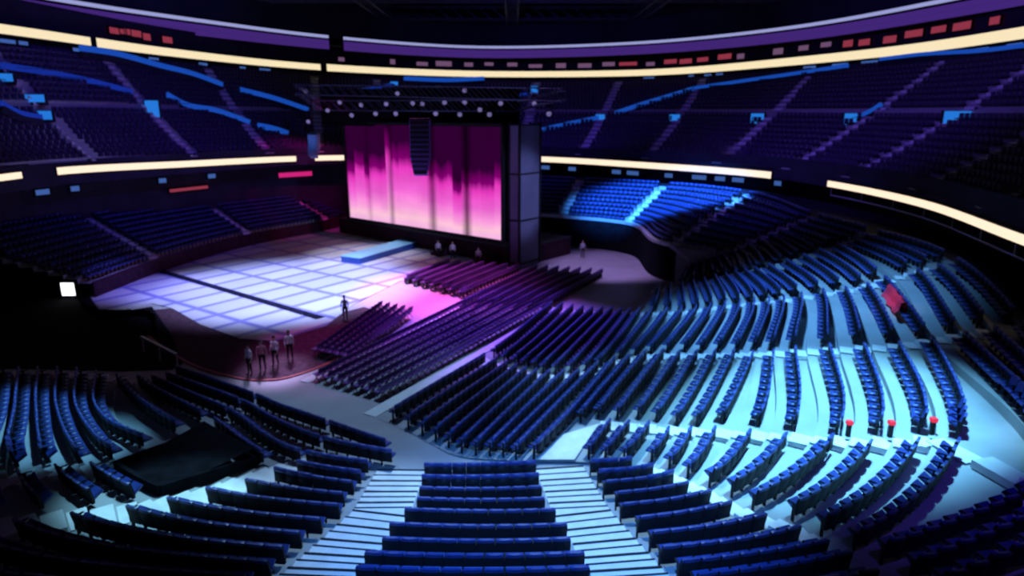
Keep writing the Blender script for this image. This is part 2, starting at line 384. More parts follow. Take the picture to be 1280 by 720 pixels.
SR, SLf = un(629, 300, 2.5), un(439, 271, 2.5)
wd = SLf - SR; ws = wd.length; wn = wd.normalized(); wb = Vector((wn.y, -wn.x, 0)); wb = wb if wb.y > 0 else -wb
ZB, ZT = 2.5, 12.7
scr = empty('video_screen', (SR + SLf) / 2); so = scr.location
scr.rotation_euler = (0, 0, math.atan2(-wn.y, -wn.x))     # local x runs left to right in the photo
tag(scr, 'huge glowing pink and magenta video wall with curtain folds over the stage', 'video screen')
def screen_mat():
    m = bpy.data.materials.new('screen_image'); m.use_nodes = True; nt = m.node_tree; N = nt.nodes; Lk = nt.links
    for x in list(N): N.remove(x)
    out = N.new('ShaderNodeOutputMaterial'); em = N.new('ShaderNodeEmission'); Lk.new(em.outputs[0], out.inputs[0])
    tc = N.new('ShaderNodeTexCoord'); sp = N.new('ShaderNodeSeparateXYZ'); Lk.new(tc.outputs['UV'], sp.inputs[0])
    def math_(op, a, b=None, c=None):
        n = N.new('ShaderNodeMath'); n.operation = op
        for i, v in enumerate((a, b, c)):
            if v is None: continue
            if isinstance(v, (int, float)): n.inputs[i].default_value = v
            else: Lk.new(v, n.inputs[i])
        return n.outputs[0]
    def ramp(src, stops, interp='LINEAR'):
        r = N.new('ShaderNodeValToRGB'); r.color_ramp.interpolation = interp; e = r.color_ramp.elements
        for i, (p, c) in enumerate(stops):
            if i < 2: e[i].position = p; q = e[i]
            else: q = e.new(p)
            q.color = (*c, 1) if len(c) == 3 else c
        Lk.new(src, r.inputs[0]); return r.outputs[0]
    g = lambda v: (v, v, v)
    # height (0..1) at which the bright curtain ends, panel by panel
    top = ramp(sp.outputs['X'], [(0, g(.56)), (.06, g(.66)), (.13, g(.56)), (.17, g(.64)), (.29, g(.88)), (.325, g(.74)), (.38, g(.76)), (.52, g(.72)), (.575, g(.60)), (.72, g(.47)), (.775, g(.55)), (.96, g(.62))], 'CONSTANT')
    n1 = N.new('ShaderNodeTexNoise'); n1.noise_dimensions = '1D'; n1.inputs['Scale'].default_value = 22; Lk.new(sp.outputs['X'], n1.inputs['W'])
    t2 = math_('ADD', top, math_('MULTIPLY', math_('SUBTRACT', n1.outputs['Fac'], .5), .12))
    rel = math_('DIVIDE', sp.outputs['Y'], math_('MULTIPLY', t2, .9))
    col = ramp(math_('MULTIPLY', rel, .5), [(0, (.93, .45, .80)), (.07, (1, .56, .72)), (.14, (.95, .34, .72)), (.27, (.88, .13, .66)), (.43, (.80, .04, .52)), (.50, (.22, .0, .16)), (.62, (.028, .0, .03))])
    seam = ramp(sp.outputs['X'], [(0, g(.6)), (.015, g(1)), (.14, g(1)), (.165, g(.72)), (.19, g(1)), (.30, g(.95)), (.325, g(.42)), (.35, g(1)), (.56, g(1)), (.60, g(.30)), (.63, g(.95)), (.77, g(1)), (.805, g(.16)), (.84, g(1)), (.99, g(1))])
    mul = N.new('ShaderNodeMixRGB'); mul.blend_type = 'MULTIPLY'; mul.inputs[0].default_value = 1
    Lk.new(col, mul.inputs[1]); Lk.new(seam, mul.inputs[2])
    n2 = N.new('ShaderNodeTexNoise'); n2.inputs['Scale'].default_value = 5; Lk.new(tc.outputs['UV'], n2.inputs['Vector'])
    Lk.new(mul.outputs[0], em.inputs[0])
    Lk.new(math_('ADD', math_('MULTIPLY', n2.outputs['Fac'], .5), .75), em.inputs[1])
    return m
me = bpy.data.meshes.new('panel'); H2 = (ZT - ZB)
me.from_pydata([(-ws / 2, 0, 0), (ws / 2, 0, 0), (ws / 2, 0, H2), (-ws / 2, 0, H2)], [], [(0, 1, 2, 3)])
uv = me.uv_layers.new(name='UVMap')
for l, c in zip(uv.data, ((0, 0), (1, 0), (1, 1), (0, 1))): l.uv = c
me.materials.append(screen_mat()); pn = bpy.data.objects.new('panel', me); COL.objects.link(pn); pn.parent = scr; pn.location = (0, -.16, 0); pn['label'] = 'glowing pink display face'
hs = MB(); hs.abox(-ws / 2 - .15, ws / 2 + .15, -.12, .5, -.2, H2 + .2); hs.build('housing', M['black'], scr)
fr = MB()
for x in (-ws / 2 - .1, ws / 2 + .1): fr.abox(x - .12, x + .12, -.3, -.1, -.25, H2 + .25)
fr.abox(-ws / 2 - .2, ws / 2 + .2, -.3, -.1, -.3, -.03); fr.abox(-ws / 2 - .2, ws / 2 + .2, -.3, -.1, H2 + .02, H2 + .3)
fr.build('frame', M['black'], scr)
tw = empty('side_tower', SR - wn * .7 + wb * 1.6 - Vector((0, 0, 2.5)))
tag(tw, 'tall grey blue scrim tower beside the right end of the pink screen', 'tower')
tw.rotation_euler = scr.rotation_euler
t = MB(); t.abox(-.1, 1.05, -1.4, 1.6, 0, 12.9); t.build('scrim', M['tower'], tw)
t = MB()
for x in (-.12, 1.07):
    for y in (-1.42, 1.62): t.abox(x - .09, x + .09, y - .09, y + .09, 0, 13.1)
for z in (0.4, 4.4, 8.6, 12.9):
    t.abox(-.12, 1.07, -1.5, -1.36, z - .07, z + .07); t.abox(-.12, 1.07, 1.56, 1.7, z - .07, z + .07)
    t.abox(1.0, 1.14, -1.42, 1.62, z - .07, z + .07)
t.build('scaffold_frame', M['black'], tw)

# runway thrust
a, b = un(450, 331, 0), un(543, 303, 0); d = (b - a).normalized(); x = Vector((-d.y, d.x, 0))
rw = empty('runway_ramp', a); tag(rw, 'low cyan topped runway leading from the stage onto the tiled floor', 'runway')
L = (b - a).length; s = MB()
s.box(d * L / 2 + x * 1.1 + Vector((0, 0, .33)), d * L / 2, x * 1.15, (0, 0, .27)); s.build('side_skirt', M['runside'], rw)
s = MB(); s.box(d * L / 2 + x * 1.1 + Vector((0, 0, .63)), d * (L / 2 + .05), x * 1.2, (0, 0, .04)); s.build('top', M['runway'], rw)

# ================================================================ SEATS
def T(parts):  # template from list of (x0,x1,y0,y1,z0,z1)
    m = MB()
    for p in parts: m.abox(*p)
    return m
# arena seat: local +y = the way the sitter faces, origin on the tread
def back_mb():
    m = MB(); n = 6; W2 = .262; rows = []; Q = 6
    for q in range(Q):                                # reclined, dished backrest with a rounded top; unlit rear painted black below its top band
        t = q / (Q - 1); z = .36 + .52 * t; y = -.20 - .10 * t; w = W2 * (1 - .10 * max(0, t - .7) / .3)
        rows.append([Vector((-w + 2 * w * k / n, y - .03 * math.cos(math.pi * (k / n - .5)), z - (.03 if (q == Q - 1 and k in (0, n)) else 0))) for k in range(n + 1)])
    th = Vector((0, .085, 0))
    for q in range(Q - 1):
        for k in range(n):
            a, b, c, d = rows[q][k], rows[q][k + 1], rows[q + 1][k + 1], rows[q + 1][k]
            m.face((b, a, d, c), 1 if q < 4 else 0); m.face((a + th, b + th, c + th, d + th))
    for k in range(n):
        a, b = rows[-1][k], rows[-1][k + 1]; m.face((a, b, b + th, a + th))
        a, b = rows[0][k], rows[0][k + 1]; m.face((b, a, a + th, b + th))
    for q in range(Q - 1):
        a, b = rows[q][0], rows[q + 1][0]; m.face((a, b, b + th, a + th), 1)
        a, b = rows[q][n], rows[q + 1][n]; m.face((b, a, a + th, b + th), 1)
    return m
def pan_mb():
    m = MB(); ax = Vector((0, .86, .5)).normalized(); nx = Vector((0, -.5, .86)).normalized()
    m.box(Vector((0, .02, .475)), (.235, 0, 0), ax * .19, nx * .035)
    m.box(Vector((0, .01, .50)), (.20, 0, 0), ax * .15, nx * .03); return m
def arm_mb(x):
    m = MB(); m.abox(x - .022, x + .022, -.20, .12, .60, .64); m.abox(x - .018, x + .018, -.16, -.06, .0, .60); m.abox(x - .02, x + .02, -.2, -.14, .3, .6)
    return m
def foot_mb():
    m = MB(); m.abox(-.25, .25, -.22, -.12, .24, .40); return m
seat_templates = [(back_mb(), 0), (pan_mb(), 0), (arm_mb(-.262), 1), (foot_mb(), 1)]

def place_on(seg_pts, spacing, g0, g1):
    """positions and headings evenly along a polyline, leaving gaps g0, g1 at the ends"""
    acc = [0]
    for a, b in zip(seg_pts, seg_pts[1:]): acc.append(acc[-1] + (b - a).length)
    Ltot = acc[-1]; usable = Ltot - g0 - g1
    n = int(usable / spacing)
    if n < 1: return []
    s0 = g0 + (usable - n * spacing) / 2 + spacing / 2; out = []; k = 0
    for q in range(n):
        s = s0 + q * spacing
        while k < len(acc) - 2 and acc[k + 1] < s: k += 1
        f = (s - acc[k]) / max(acc[k + 1] - acc[k], 1e-6)
        out.append((seg_pts[k].lerp(seg_pts[k + 1], f), (seg_pts[k + 1] - seg_pts[k]).normalized()))
    return out
# aisle half widths at sections; blocks run between aisles (X is no aisle)
AW = {'Y': .6, 'W': .55, 'Z': .75, 'A': 1.04, 'B': 1.04, 'C': .45, 'D': .6, 'E': .6, 'F': .6, 'G': .5, 'H': .5, 'I': .5, 'J': .5, 'K': .5, 'L': .5}
BLOCKS = [('Y', 'W'), ('W', 'Z'), ('Z', 'A'), ('A', 'B'), ('B', 'C'), ('C', 'D'), ('D', 'E'), ('E', 'F'), ('F', 'G'), ('G', 'H'), ('H', 'I'), ('I', 'J'), ('J', 'K'), ('K', 'L')]
seats = []      # (pos, heading angle, block, row, number)
for A_, B_ in BLOCKS:
    for j in range(0, JMAX + 1):
        idx = list(range(SI[A_], SI[B_]))
        if any(i not in ROW[j] or i not in ROW[j + 1] for i in idx): continue
        if (A_, B_) == ('C', 'D') and j < 11: continue
        if (A_, B_) == ('W', 'Z') and 18 <= j <= 20: continue          # dark vomitory opening
        if (A_, B_) == ('C', 'D') and j in (11, 12): continue         # pale landing
        f = []; b_ = []
        for i in idx: f += ROW[j][i][:-1] if i != idx[-1] else ROW[j][i]; b_ += ROW[j + 1][i][:-1] if i != idx[-1] else ROW[j + 1][i]
        mid = []
        for p, q in zip(f, b_):
            h = Vector((q.x - p.x, q.y - p.y, 0)); hl = h.length
            mid.append(Vector((p.x, p.y, p.z)) + h * (min(.62, .62 * hl) / max(hl, .01) if hl > .9 else .6))
        ga, gb = AW[A_], AW[B_]
        if j < 16 and A_ == 'C': ga = .1
        if (A_, B_) == ('D', 'E') and j < 11: continue
        if j <= 16 and A_ in 'WZ': ga = 0
        if j <= 16 and B_ in 'WZ': gb = 0
        if j < 16 and B_ == 'A': gb = .1
        pl = place_on(mid, .535, ga, gb)
        for n_, (p, tdir) in enumerate(pl):
            # facing: towards the lower row
            k = min(range(len(mid)), key=lambda q: (mid[q] - p).length_squared)
            face = Vector((f[k].x - b_[k].x, f[k].y - b_[k].y, 0)).normalized()
            nrm = Vector((-tdir.y, tdir.x, 0)).normalized()
            if nrm.dot(face) < 0: nrm = -nrm
            ang = math.atan2(nrm.y, nrm.x) - math.pi / 2
            seats.append((p, ang, (A_, B_), j, n_ + 1))
# rows 0..10: one unbroken run from C to E
for j in range(0, 11):
    if not ROW[j].get(SI['C']): continue
    f = ROW[j][SI['C']][:-1] + ROW[j][SI['D']]; b_ = ROW[j + 1][SI['C']][:-1] + ROW[j + 1][SI['D']]
    mid = [p.lerp(Vector((q.x, q.y, p.z)), .6) for p, q in zip(f, b_)]
    for n_, (p, tdir) in enumerate(place_on(mid, .535, .1, .5)):
        nrm = Vector((-tdir.y, tdir.x, 0)).normalized(); face = (f[5] - b_[5]); face.z = 0
        if nrm.dot(face) < 0: nrm = -nrm
        seats.append((p, math.atan2(nrm.y, nrm.x) - math.pi / 2, ('C', 'E'), j, n_ + 1))
vis = []
for s in seats:
    q = proj(s[0] + Vector((0, 0, .6)))
    if q and -10 < q[0] < 1290 and -10 < q[1] < 722: vis.append((q[2], s))
vis.sort(key=lambda v: v[0])
near = [v[1] for v in vis[:300]]; nearset = set(id(s) for s in near)
BN = {('Y', 'W'): 'far left block', ('W', 'Z'): 'block by dark opening', ('Z', 'A'): 'left of the stairs', ('A', 'B'): 'centre block',
      ('B', 'C'): 'just right of stairs', ('C', 'D'): 'curved corner block', ('D', 'E'): 'right side block', ('C', 'E'): 'flat right block', ('E', 'F'): 'upper right block'}
proto = None
SM = [tm.mesh('seat_part', [M['seat'], M['seatmetal']] if mi == 0 else M['seatmetal']) for tm, mi in seat_templates]
SPN = ['backrest', 'seat_pan', 'armrest', 'mounting_bracket']
for (p, ang, blk, j, n_) in near:
    root = empty('arena_seat', p, ang)
    rn = j - 15 if j >= 16 else j + 1
    tag(root, 'dark folding seat, %s row up, %s from left, %s' % (ordw(rn), ordw(n_), BN[blk]), 'seat', 'fixed folding seats of the near seating blocks')
    for me_, nm in zip(SM, SPN):
        c = bpy.data.objects.new(nm, me_); COL.objects.link(c); c.parent = root
def merged(name, templates, placements, mats):
    import numpy as np
    V = []; F = []; MI = []; base = 0
    tv = []; tf = []; tm = []; o = 0
    for t, mi in templates:
        tv += t.v; tf += [tuple(q + o for q in f) for f in t.f]; tm += [mi] * len(t.f); o += len(t.v)
    tv = np.array(tv); nl = np.array([len(f) for f in tf]); fl_ = np.array([q for f in tf for q in f])
    n = len(placements); nv = len(tv)
    P = np.array([tuple(p[0]) for p in placements]); A = np.array([p[1] for p in placements]); c, s = np.cos(A)[:, None], np.sin(A)[:, None]
    X = tv[None, :, 0] * c - tv[None, :, 1] * s + P[:, 0:1]; Y = tv[None, :, 0] * s + tv[None, :, 1] * c + P[:, 1:2]; Z = tv[None, :, 2] + P[:, 2:3]
    co = np.stack([X, Y, Z], -1).reshape(-1)
    me = bpy.data.meshes.new(name); me.vertices.add(n * nv); me.vertices.foreach_set('co', co)
    loops = (fl_[None, :] + (np.arange(n) * nv)[:, None]).reshape(-1)
    me.loops.add(len(loops)); me.loops.foreach_set('vertex_index', loops.astype('i4'))
    lens = np.tile(nl, n); st_ = np.concatenate([[0], np.cumsum(lens)[:-1]])
    me.polygons.add(len(lens)); me.polygons.foreach_set('loop_start', st_.astype('i4')); me.polygons.foreach_set('loop_total', lens.astype('i4'))
    for m in mats: me.materials.append(m)
    me.polygons.foreach_set('material_index', np.tile(np.array(tm), n).astype('i4'))
    me.update(calc_edges=True); me.validate()
    ob = bpy.data.objects.new(name, me); COL.objects.link(ob); return ob
lowt = T([(-.262, .262, -.29, -.20, .72, .88), (-.235, .235, -.18, .19, .43, .50)]); lowm = T([(-.262, .262, -.28, -.21, .30, .72), (-.275, -.245, -.20, .10, .60, .64), (-.275, -.245, -.16, -.06, 0, .6)])  # rear below the blue top band is black, shade put into the colour
rest = [s for s in seats if id(s) not in nearset]
for r in range(LN):
    for q in range(1, 3):
        a = LROW[r][q]; b = LROW[r + 1][q]; mid = [u.lerp(Vector((w.x, w.y, u.z)), .5) for u, w in zip(a, b)]
        for p, tdir in place_on(mid, .535, .5, .5):
            nrm = Vector((-tdir.y, tdir.x, 0)).normalized()
            if nrm.x < 0: nrm = -nrm
            rest.append((p, math.atan2(nrm.y, nrm.x) - math.pi / 2))
    a = LROW[r][3]; b = LROW[r + 1][3]; mid = [u.lerp(Vector((w.x, w.y, u.z)), .5) for u, w in zip(a, b)]
    for p, tdir in place_on(mid, .535, .5, 0): rest.append((p, math.atan2(-tdir.x, abs(tdir.y)) - math.pi / 2 if False else -math.pi / 2 + .15))
    a = LROW[r][0]; b = LROW[r + 1][0]; mid = [u.lerp(Vector((w.x, w.y, u.z)), .5) for u, w in zip(a, b)]
    for p, tdir in place_on(mid, .535, .5, .5): rest.append((p, -math.pi / 2))
tag(merged('lower_bowl_seating', [(lowt, 0), (lowm, 1)], rest, [M['seat'], M['seatmetal']]), 'curving rows of empty dark blue seats filling the rest of the lower bowl', 'seating', kind='stuff')

# dark stairwell opening in the left block, with parapets
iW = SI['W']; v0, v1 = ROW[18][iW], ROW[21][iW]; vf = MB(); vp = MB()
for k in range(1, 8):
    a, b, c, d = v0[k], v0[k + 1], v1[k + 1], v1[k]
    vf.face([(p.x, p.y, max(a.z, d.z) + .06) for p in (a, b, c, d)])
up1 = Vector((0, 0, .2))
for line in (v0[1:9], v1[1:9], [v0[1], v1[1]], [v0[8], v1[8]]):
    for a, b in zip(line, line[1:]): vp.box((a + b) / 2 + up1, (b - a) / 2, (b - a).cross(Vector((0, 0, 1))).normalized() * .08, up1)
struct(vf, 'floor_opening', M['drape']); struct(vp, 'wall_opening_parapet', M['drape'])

# ---------------------------------------------------------------- aisle steps
def outward(i, j):
    a = GRID[(i, j)]; b = GRID[(i, j + 1)]; return a, b
def stair(name, sec, j0, j1, hw):
    i = SI[sec]; s = MB()
    for j in range(j0, j1):
        a, b = outward(i, j); run = Vector((b.x - a.x, b.y - a.y, 0)); rl = run.length; d = run.normalized()
        x = Vector((-d.y, d.x, 0)); dz = b.z - a.z
        # half step at the back of each tread and a nosing slab on the tread
        s.box(a + d * (rl * .24) + Vector((0, 0, .02)), d * (rl * .22), x * hw, (0, 0, .02))
        s.box(a + d * (rl * .75) + Vector((0, 0, dz * .25 + .02)), d * (rl * .24), x * hw, (0, 0, dz * .25 + .02))
        if hw > .9:
            s.box(a + d * (rl * .05) + Vector((0, 0, .05)), d * .04, x * hw, (0, 0, .015), 1)
            s.box(a + d * (rl * .54) + Vector((0, 0, dz * .5 + .05)), d * .022, x * hw, (0, 0, .015), 1)
    return tag(s.build(name, [M['step'], M['black']]), kind='structure')
for sec, j0, j1 in (('Y', 16, 27), ('W', 19, 27), ('Z', 16, 27), ('A', 16, 27), ('B', 16, 27), ('C', 17, 24), ('D', 13, 26), ('E', 0, 27), ('F', 0, 27), ('G', 10, 27), ('H', 13, 26), ('I', 19, 27), ('J', 19, 27), ('K', 19, 27)):
    stair('floor_aisle_steps', sec, j0, j1, {'A': .98, 'B': .98, 'Z': .6, 'C': .3, 'I': .35, 'J': .45, 'K': .45}.get(sec, .42))
# left stand stairs
for q in (1, 2, 3):
    s = MB()
    for r in range(LN):
        a = LROW[r][q][0]; b = LROW[r + 1][q][0]; d = Vector((b.x - a.x, b.y - a.y, 0)); rl = d.length; d.normalize(); x = Vector((-d.y, d.x, 0))
        s.box(a + d * rl * .25 + Vector((0, 0, .02)), d * rl * .25, x * .45, (0, 0, .02)); s.box(a + d * rl * .75 + Vector((0, 0, .1)), d * rl * .25, x * .45, (0, 0, .1))
    tag(s.build('floor_aisle_steps', M['step']), kind='structure')
# pale landing between the flat rows and the corner block
s = MB(); q = [GRID[(SI['C'], 11)], GRID[(SI['C'], 13)], GRID[(SI['D'], 13)], GRID[(SI['D'], 11)]]
s.face([(p.x, p.y, p.z + .1) for p in q]); tag(s.build('floor_landing', M['step']), kind='structure')
# pale strip between purple block and flat rows
s = MB(); a, b = un(462, 520, 0), un(655, 409, 0); d = (b - a).normalized(); x = Vector((-d.y, d.x, 0))
s.box((a + b) / 2 + Vector((0, 0, .025)), (b - a) / 2, x * .38, (0, 0, .025)); tag(s.build('floor_pale_gangway', M['step']), kind='structure')
s = MB(); a, b = un(380, 478, 0), un(685, 332, 0); d = (b - a).normalized(); x = Vector((-d.y, d.x, 0))
s.box((a + b) / 2 + Vector((0, 0, .02)), (b - a) / 2, x * .3, (0, 0, .02)); tag(s.build('floor_pale_gangway', M['step']), kind='structure')

# ---------------------------------------------------------------- floor chairs
def chair_mb():
    m = MB()
    m.abox(-.26, .26, -.22, .24, .43, .48); m.box((0, -.24, .70), (.26, 0, 0), (0, .015, 0), (0, -.03, .15))
    for x in (-.215, .215):
        m.bar((x, .22, 0), (x, -.16, .50), .03, mi=1); m.bar((x, -.24, 0), (x, .1, .43), .03, mi=1); m.bar((x, -.16, .45), (x, -.26, .86), .03, mi=1)
    return m
chm = chair_mb(); CHME = chm.mesh('chair', [M['chair'], M['chairmetal']])
ch_split = MB(); chairs = []
def quadblock(px, nr, nc, name, inset=0.0):
    """px: corners a(near-left) b(near-right) c(far-right) d(far-left); rows run from a-b towards d-c"""
    a, b, c, d = [un(x, y, 0.06 if name != 'violet' else 0.0) for x, y in px]
    fdir = ((a - b).normalized())            # chairs face from b side to a side
    ang = math.atan2(fdir.y, fdir.x) - math.pi / 2
    for r in range(nr):
        u = (r + .5) / nr
        for k in range(nc):
            t = (k + .5) / nc
            p = a.lerp(b, u).lerp(d.lerp(c, u), t)
            chairs.append((p, ang, name, r + 1, k + 1))
quadblock([(390, 477), (478, 504), (757, 347), (662, 340)], 7, 54, 'violet')
quadblock([(390, 446), (436, 456), (517, 397), (470, 388)], 5, 16, 'mauve')
quadblock([(503, 353), (580, 374), (654, 341), (552, 333)], 7, 18, 'pink')
cv = sorted(((proj(c[0])[2], i) for i, c in enumerate(chairs)))
nearc = [i for _, i in cv[:300]]; ncs = set(nearc)
CN = {'violet': 'long violet floor block', 'mauve': 'small mauve floor block', 'pink': 'pink floor block'}
for i in nearc:
    p, ang, nm, r, k = chairs[i]
    o = bpy.data.objects.new('folding_chair', CHME); COL.objects.link(o); o.location = p; o.rotation_euler = (0, 0, ang)
    tag(o, 'dark chair, %s row, %s from near end, %s' % (ordw(r), ordw(k), CN[nm]), 'chair', 'folding chairs set out on the arena floor')
lowc = T([(-.26, .26, -.22, .24, .43, .48), (-.26, .26, -.27, -.23, .52, .86)]); lowl = T([(-.22, -.19, -.2, .2, 0, .43), (.19, .22, -.2, .2, 0, .43)])
tag(merged('floor_chair_seating', [(lowc, 0), (lowl, 1)], [c for i, c in enumerate(chairs) if i not in ncs], [M['chair'], M['chairmetal']]),
    'remaining rows of folding chairs towards the stage', 'seating', kind='stuff')

# ================================================================ UPPER BOWL
def rfun(T_):
    ks = sorted(T_); seg = spline([Vector(T_[k]) for k in ks], 12); pts = []
    for (a, b), s_ in zip(zip(ks, ks[1:]), seg):
        for q in range(12): pts.append((a + (b - a) * q / 12, s_[q]))
    pts.append((ks[-1], seg[-1][-1]))
    def f(u):
        if u <= pts[0][0]: return pts[0][1].copy()
        for (a, p), (b, q) in zip(pts, pts[1:]):
            if a <= u <= b: return p.lerp(q, (u - a) / (b - a))
        return pts[-1][1].copy()
    return f
R1T = {0: un(0, 222, 9.2), 70: un(70, 214, 9.2), 230: un(230, 205, 9.0), 400: un(400, 197.5, 8.7), 520: un(520, 196.5, 8.6), 650: un(650, 198, 8.5), 800: un(800, 206, 8.5), 965: un(965, 219, 8.3), 1040: un(1040, 230, 8.3), 1150: un(1150, 253, 8.3), 1280: un(1280, 299, 8.3),
       -150: (-37, 42, 9.2), -300: (-33, 30, 9.2), 1400: (21.5, 21, 8.3), 1550: (17, 13, 8.3), 1750: (9, 5, 8.3)}
R2T = {0: un(0, 36, 20.5), 200: un(200, 64, 20.5), 400: un(400, 84, 20.5), 600: un(600, 92.5, 20.5), 800: un(800, 91, 20.5), 1000: un(1000, 76, 20.5), 1150: un(1150, 60, 20.5), 1280: un(1280, 41, 20.5),
       -180: (-44, 42, 20.5), -350: (-40, 28, 20.5), 1500: (42, 40, 20.5), 1700: (35, 20, 20.5), 1900: (24, 4, 20.5)}
R3T = {80: un(80, 1, 24.7), 250: un(250, 26, 24.7), 410: un(410, 46, 24.7), 600: un(600, 59, 24.7), 800: un(800, 53.5, 24.7), 1000: un(1000, 33, 24.7), 1180: un(1180, 1, 24.7),
       -180: (-48, 48, 24.7), -350: (-44, 30, 24.7), 1350: (45, 55, 24.7), 1600: (42, 30, 24.7), 1900: (28, 4, 24.7)}
R1, R2, R3 = rfun(R1T), rfun(R2T), rfun(R3T)
USEC = [(-300, -350), (-150, -260), (0, -150), (120, -20), (245, 115), (335, 252), (400, 392), (480, 470), (560, 545), (650, 672), (726, 772), (807, 885), (894, 1022), (980, 1190), (1055, 1330), (1137, 1480), (1224, 1600), (1400, 1720), (1600, 1900)]
NU = 20
def usec(k, t, z0=9.0, z1=19.2):
    b, tp = USEC[k]; p = R1(b); q = R2(tp); return Vector((p.x + (q.x - p.x) * t, p.y + (q.y - p.y) * t, (p.z + .7) + (z1 - p.z - .7) * (t ** 1.15)))
UROW = [spline([usec(k, r / NU) for k in range(len(USEC))], 8) for r in range(NU + 1)]
up = MB()
for r in range(NU):
    for s0, s1 in zip(UROW[r], UROW[r + 1]):
        for k in range(8):
            a, b = s0[k], s0[k + 1]; c, d = s1[k + 1].copy(), s1[k].copy(); c.z = b.z; d.z = a.z
            up.face((a, b, c, d)); up.face((d, c, s1[k + 1], s1[k]))
struct(up, 'floor_upper_terraces', M['concrete'])
useats = []
for r in range(NU):
    if r == 10: continue                                      # cross aisle
    for q, (s0, s1) in enumerate(zip(UROW[r], UROW[r + 1])):
        mid = [u.lerp(Vector((w.x, w.y, u.z)), .55) for u, w in zip(s0, s1)]
        for p, tdir in place_on(mid, .62, .6, .6):
            pr_ = proj(p)
            if not pr_ or not -60 < pr_[0] < 1340: continue
            toward = Vector((0, 50, 0)) - p; nrm = Vector((-tdir.y, tdir.x, 0)).normalized()
            if nrm.dot(toward) < 0: nrm = -nrm
            useats.append((p, math.atan2(nrm.y, nrm.x) - math.pi / 2))
upt = T([(-.24, .24, -.24, -.17, .3, .86), (-.22, .22, -.15, .2, .40, .46)])
tag(merged('upper_tier_seating', [(upt, 0)], useats, [M['upseat']]), 'rows of unlit dark seats filling the steep upper tier', 'seating', kind='stuff')
for k in range(1, len(USEC) - 1):
    s = MB()
    for r in range(NU):
        if r == 10: continue
        a, b = usec(k, r / NU), usec(k, (r + 1) / NU); run = Vector((b.x - a.x, b.y - a.y, 0)); rl = run.length; d = run.normalized(); x = Vector((-d.y, d.x, 0)); dz = b.z - a.z
        s.box(a + d * rl * .25 + Vector((0, 0, .03)), d * rl * .24, x * .5, (0, 0, .03)); s.box(a + d * rl * .75 + Vector((0, 0, dz * .25)), d * rl * .24, x * .5, (0, 0, dz * .25))
    tag(s.build('floor_upper_aisle_steps', M['step']), kind='structure')

# structural bands: upper tier front, wall below, suite band, fascia, roof
def band(name, f, u0, u1, z0, z1, m, off=0.0, step=20):
    s = MB(); us = [u0 + (u1 - u0) * k / max(1, int((u1 - u0) / step)) for k in range(int((u1 - u0) / step) + 1)]
    C0 = Vector((-3, 52, 0)); P = []
    for u in us:
        p = f(u); v = Vector((p.x - C0.x, p.y - C0.y, 0)).normalized() * off; P.append((p.x + v.x, p.y + v.y))
    for a, b in zip(P, P[1:]): s.face([(a[0], a[1], z0), (b[0], b[1], z0), (b[0], b[1], z1), (a[0], a[1], z1)])
    return struct(s, name, m)
def ledge(name, f, u0, u1, z, off0, off1, m, step=20):
    s = MB(); n = int((u1 - u0) / step); C0 = Vector((-3, 52, 0)); prev = None
    for k in range(n + 1):
        p = f(u0 + (u1 - u0) * k / n); v = Vector((p.x - C0.x, p.y - C0.y, 0)).normalized()
        cur = ((p.x + v.x * off0, p.y + v.y * off0, z), (p.x + v.x * off1, p.y + v.y * off1, z))
        if prev: s.face([prev[0], cur[0], cur[1], prev[1]])
        prev = cur
    return struct(s, name, m)
band('wall_tier_front', R1, -300, 1750, 8.0, 10.0, M['darkwall'], .1)
ledge('ceiling_under_tier', R1, -300, 1750, 8.0, 0.1, 4.0, M['darkwall'])
band('wall_suite_back', R1, -300, 1750, 0, 8.2, M['darkwall'], 3.0)
band('wall_upper_suite', R2, -350, 1900, 19.0, 23.3, M['darkwall'], 1.2)
ledge('ceiling_over_suite', R3, -350, 1900, 23.6, -.2, 6, M['darkwall'])
band('wall_upper_fascia', R3, -350, 1900, 24.6, 29.5, M['roof'], .3)
# concourse slab behind the lower bowl
s = MB(); mp_ = [('D', 1550), ('E', 1300), ('F', 1190), ('G', 1090), ('H', 990), ('I', 930), ('J', 830), ('K', 720), ('L', 620)]
pr0 = None
for n_, u in mp_:
    p = GRID[(SI[n_], 28)] if GRID.get((SI[n_], 28)) else None
    p = ROW[28][SI[n_]][0] if SI[n_] in ROW[28] else GRID[(SI[n_], 27)]
    C0 = Vector((-3, 52, 0)); w = R1(u); v = Vector((w.x - C0.x, w.y - C0.y, 0)).normalized() * 3.0
    cur = (Vector(p), Vector((w.x + v.x, w.y + v.y, p.z)))
    if pr0: s.face([pr0[0], cur[0], cur[1], pr0[1]])
    pr0 = cur
struct(s, 'floor_concourse', M['darkwall'])
# roof
s = MB(); s.face([(-110, -30, 32), (110, -30, 32), (110, 170, 32), (-110, 170, 32)]); struct(s, 'ceiling', M['roof'])
s = MB()
for x0, y0, x1, y1 in ((-110, -30, 110, -30), (110, -30, 110, 170), (110, 170, -110, 170), (-110, 170, -110, -30)):
    s.face([(x0, y0, 0), (x1, y1, 0), (x1, y1, 32), (x0, y0, 32)])
struct(s, 'wall_outer', M['darkwall'])

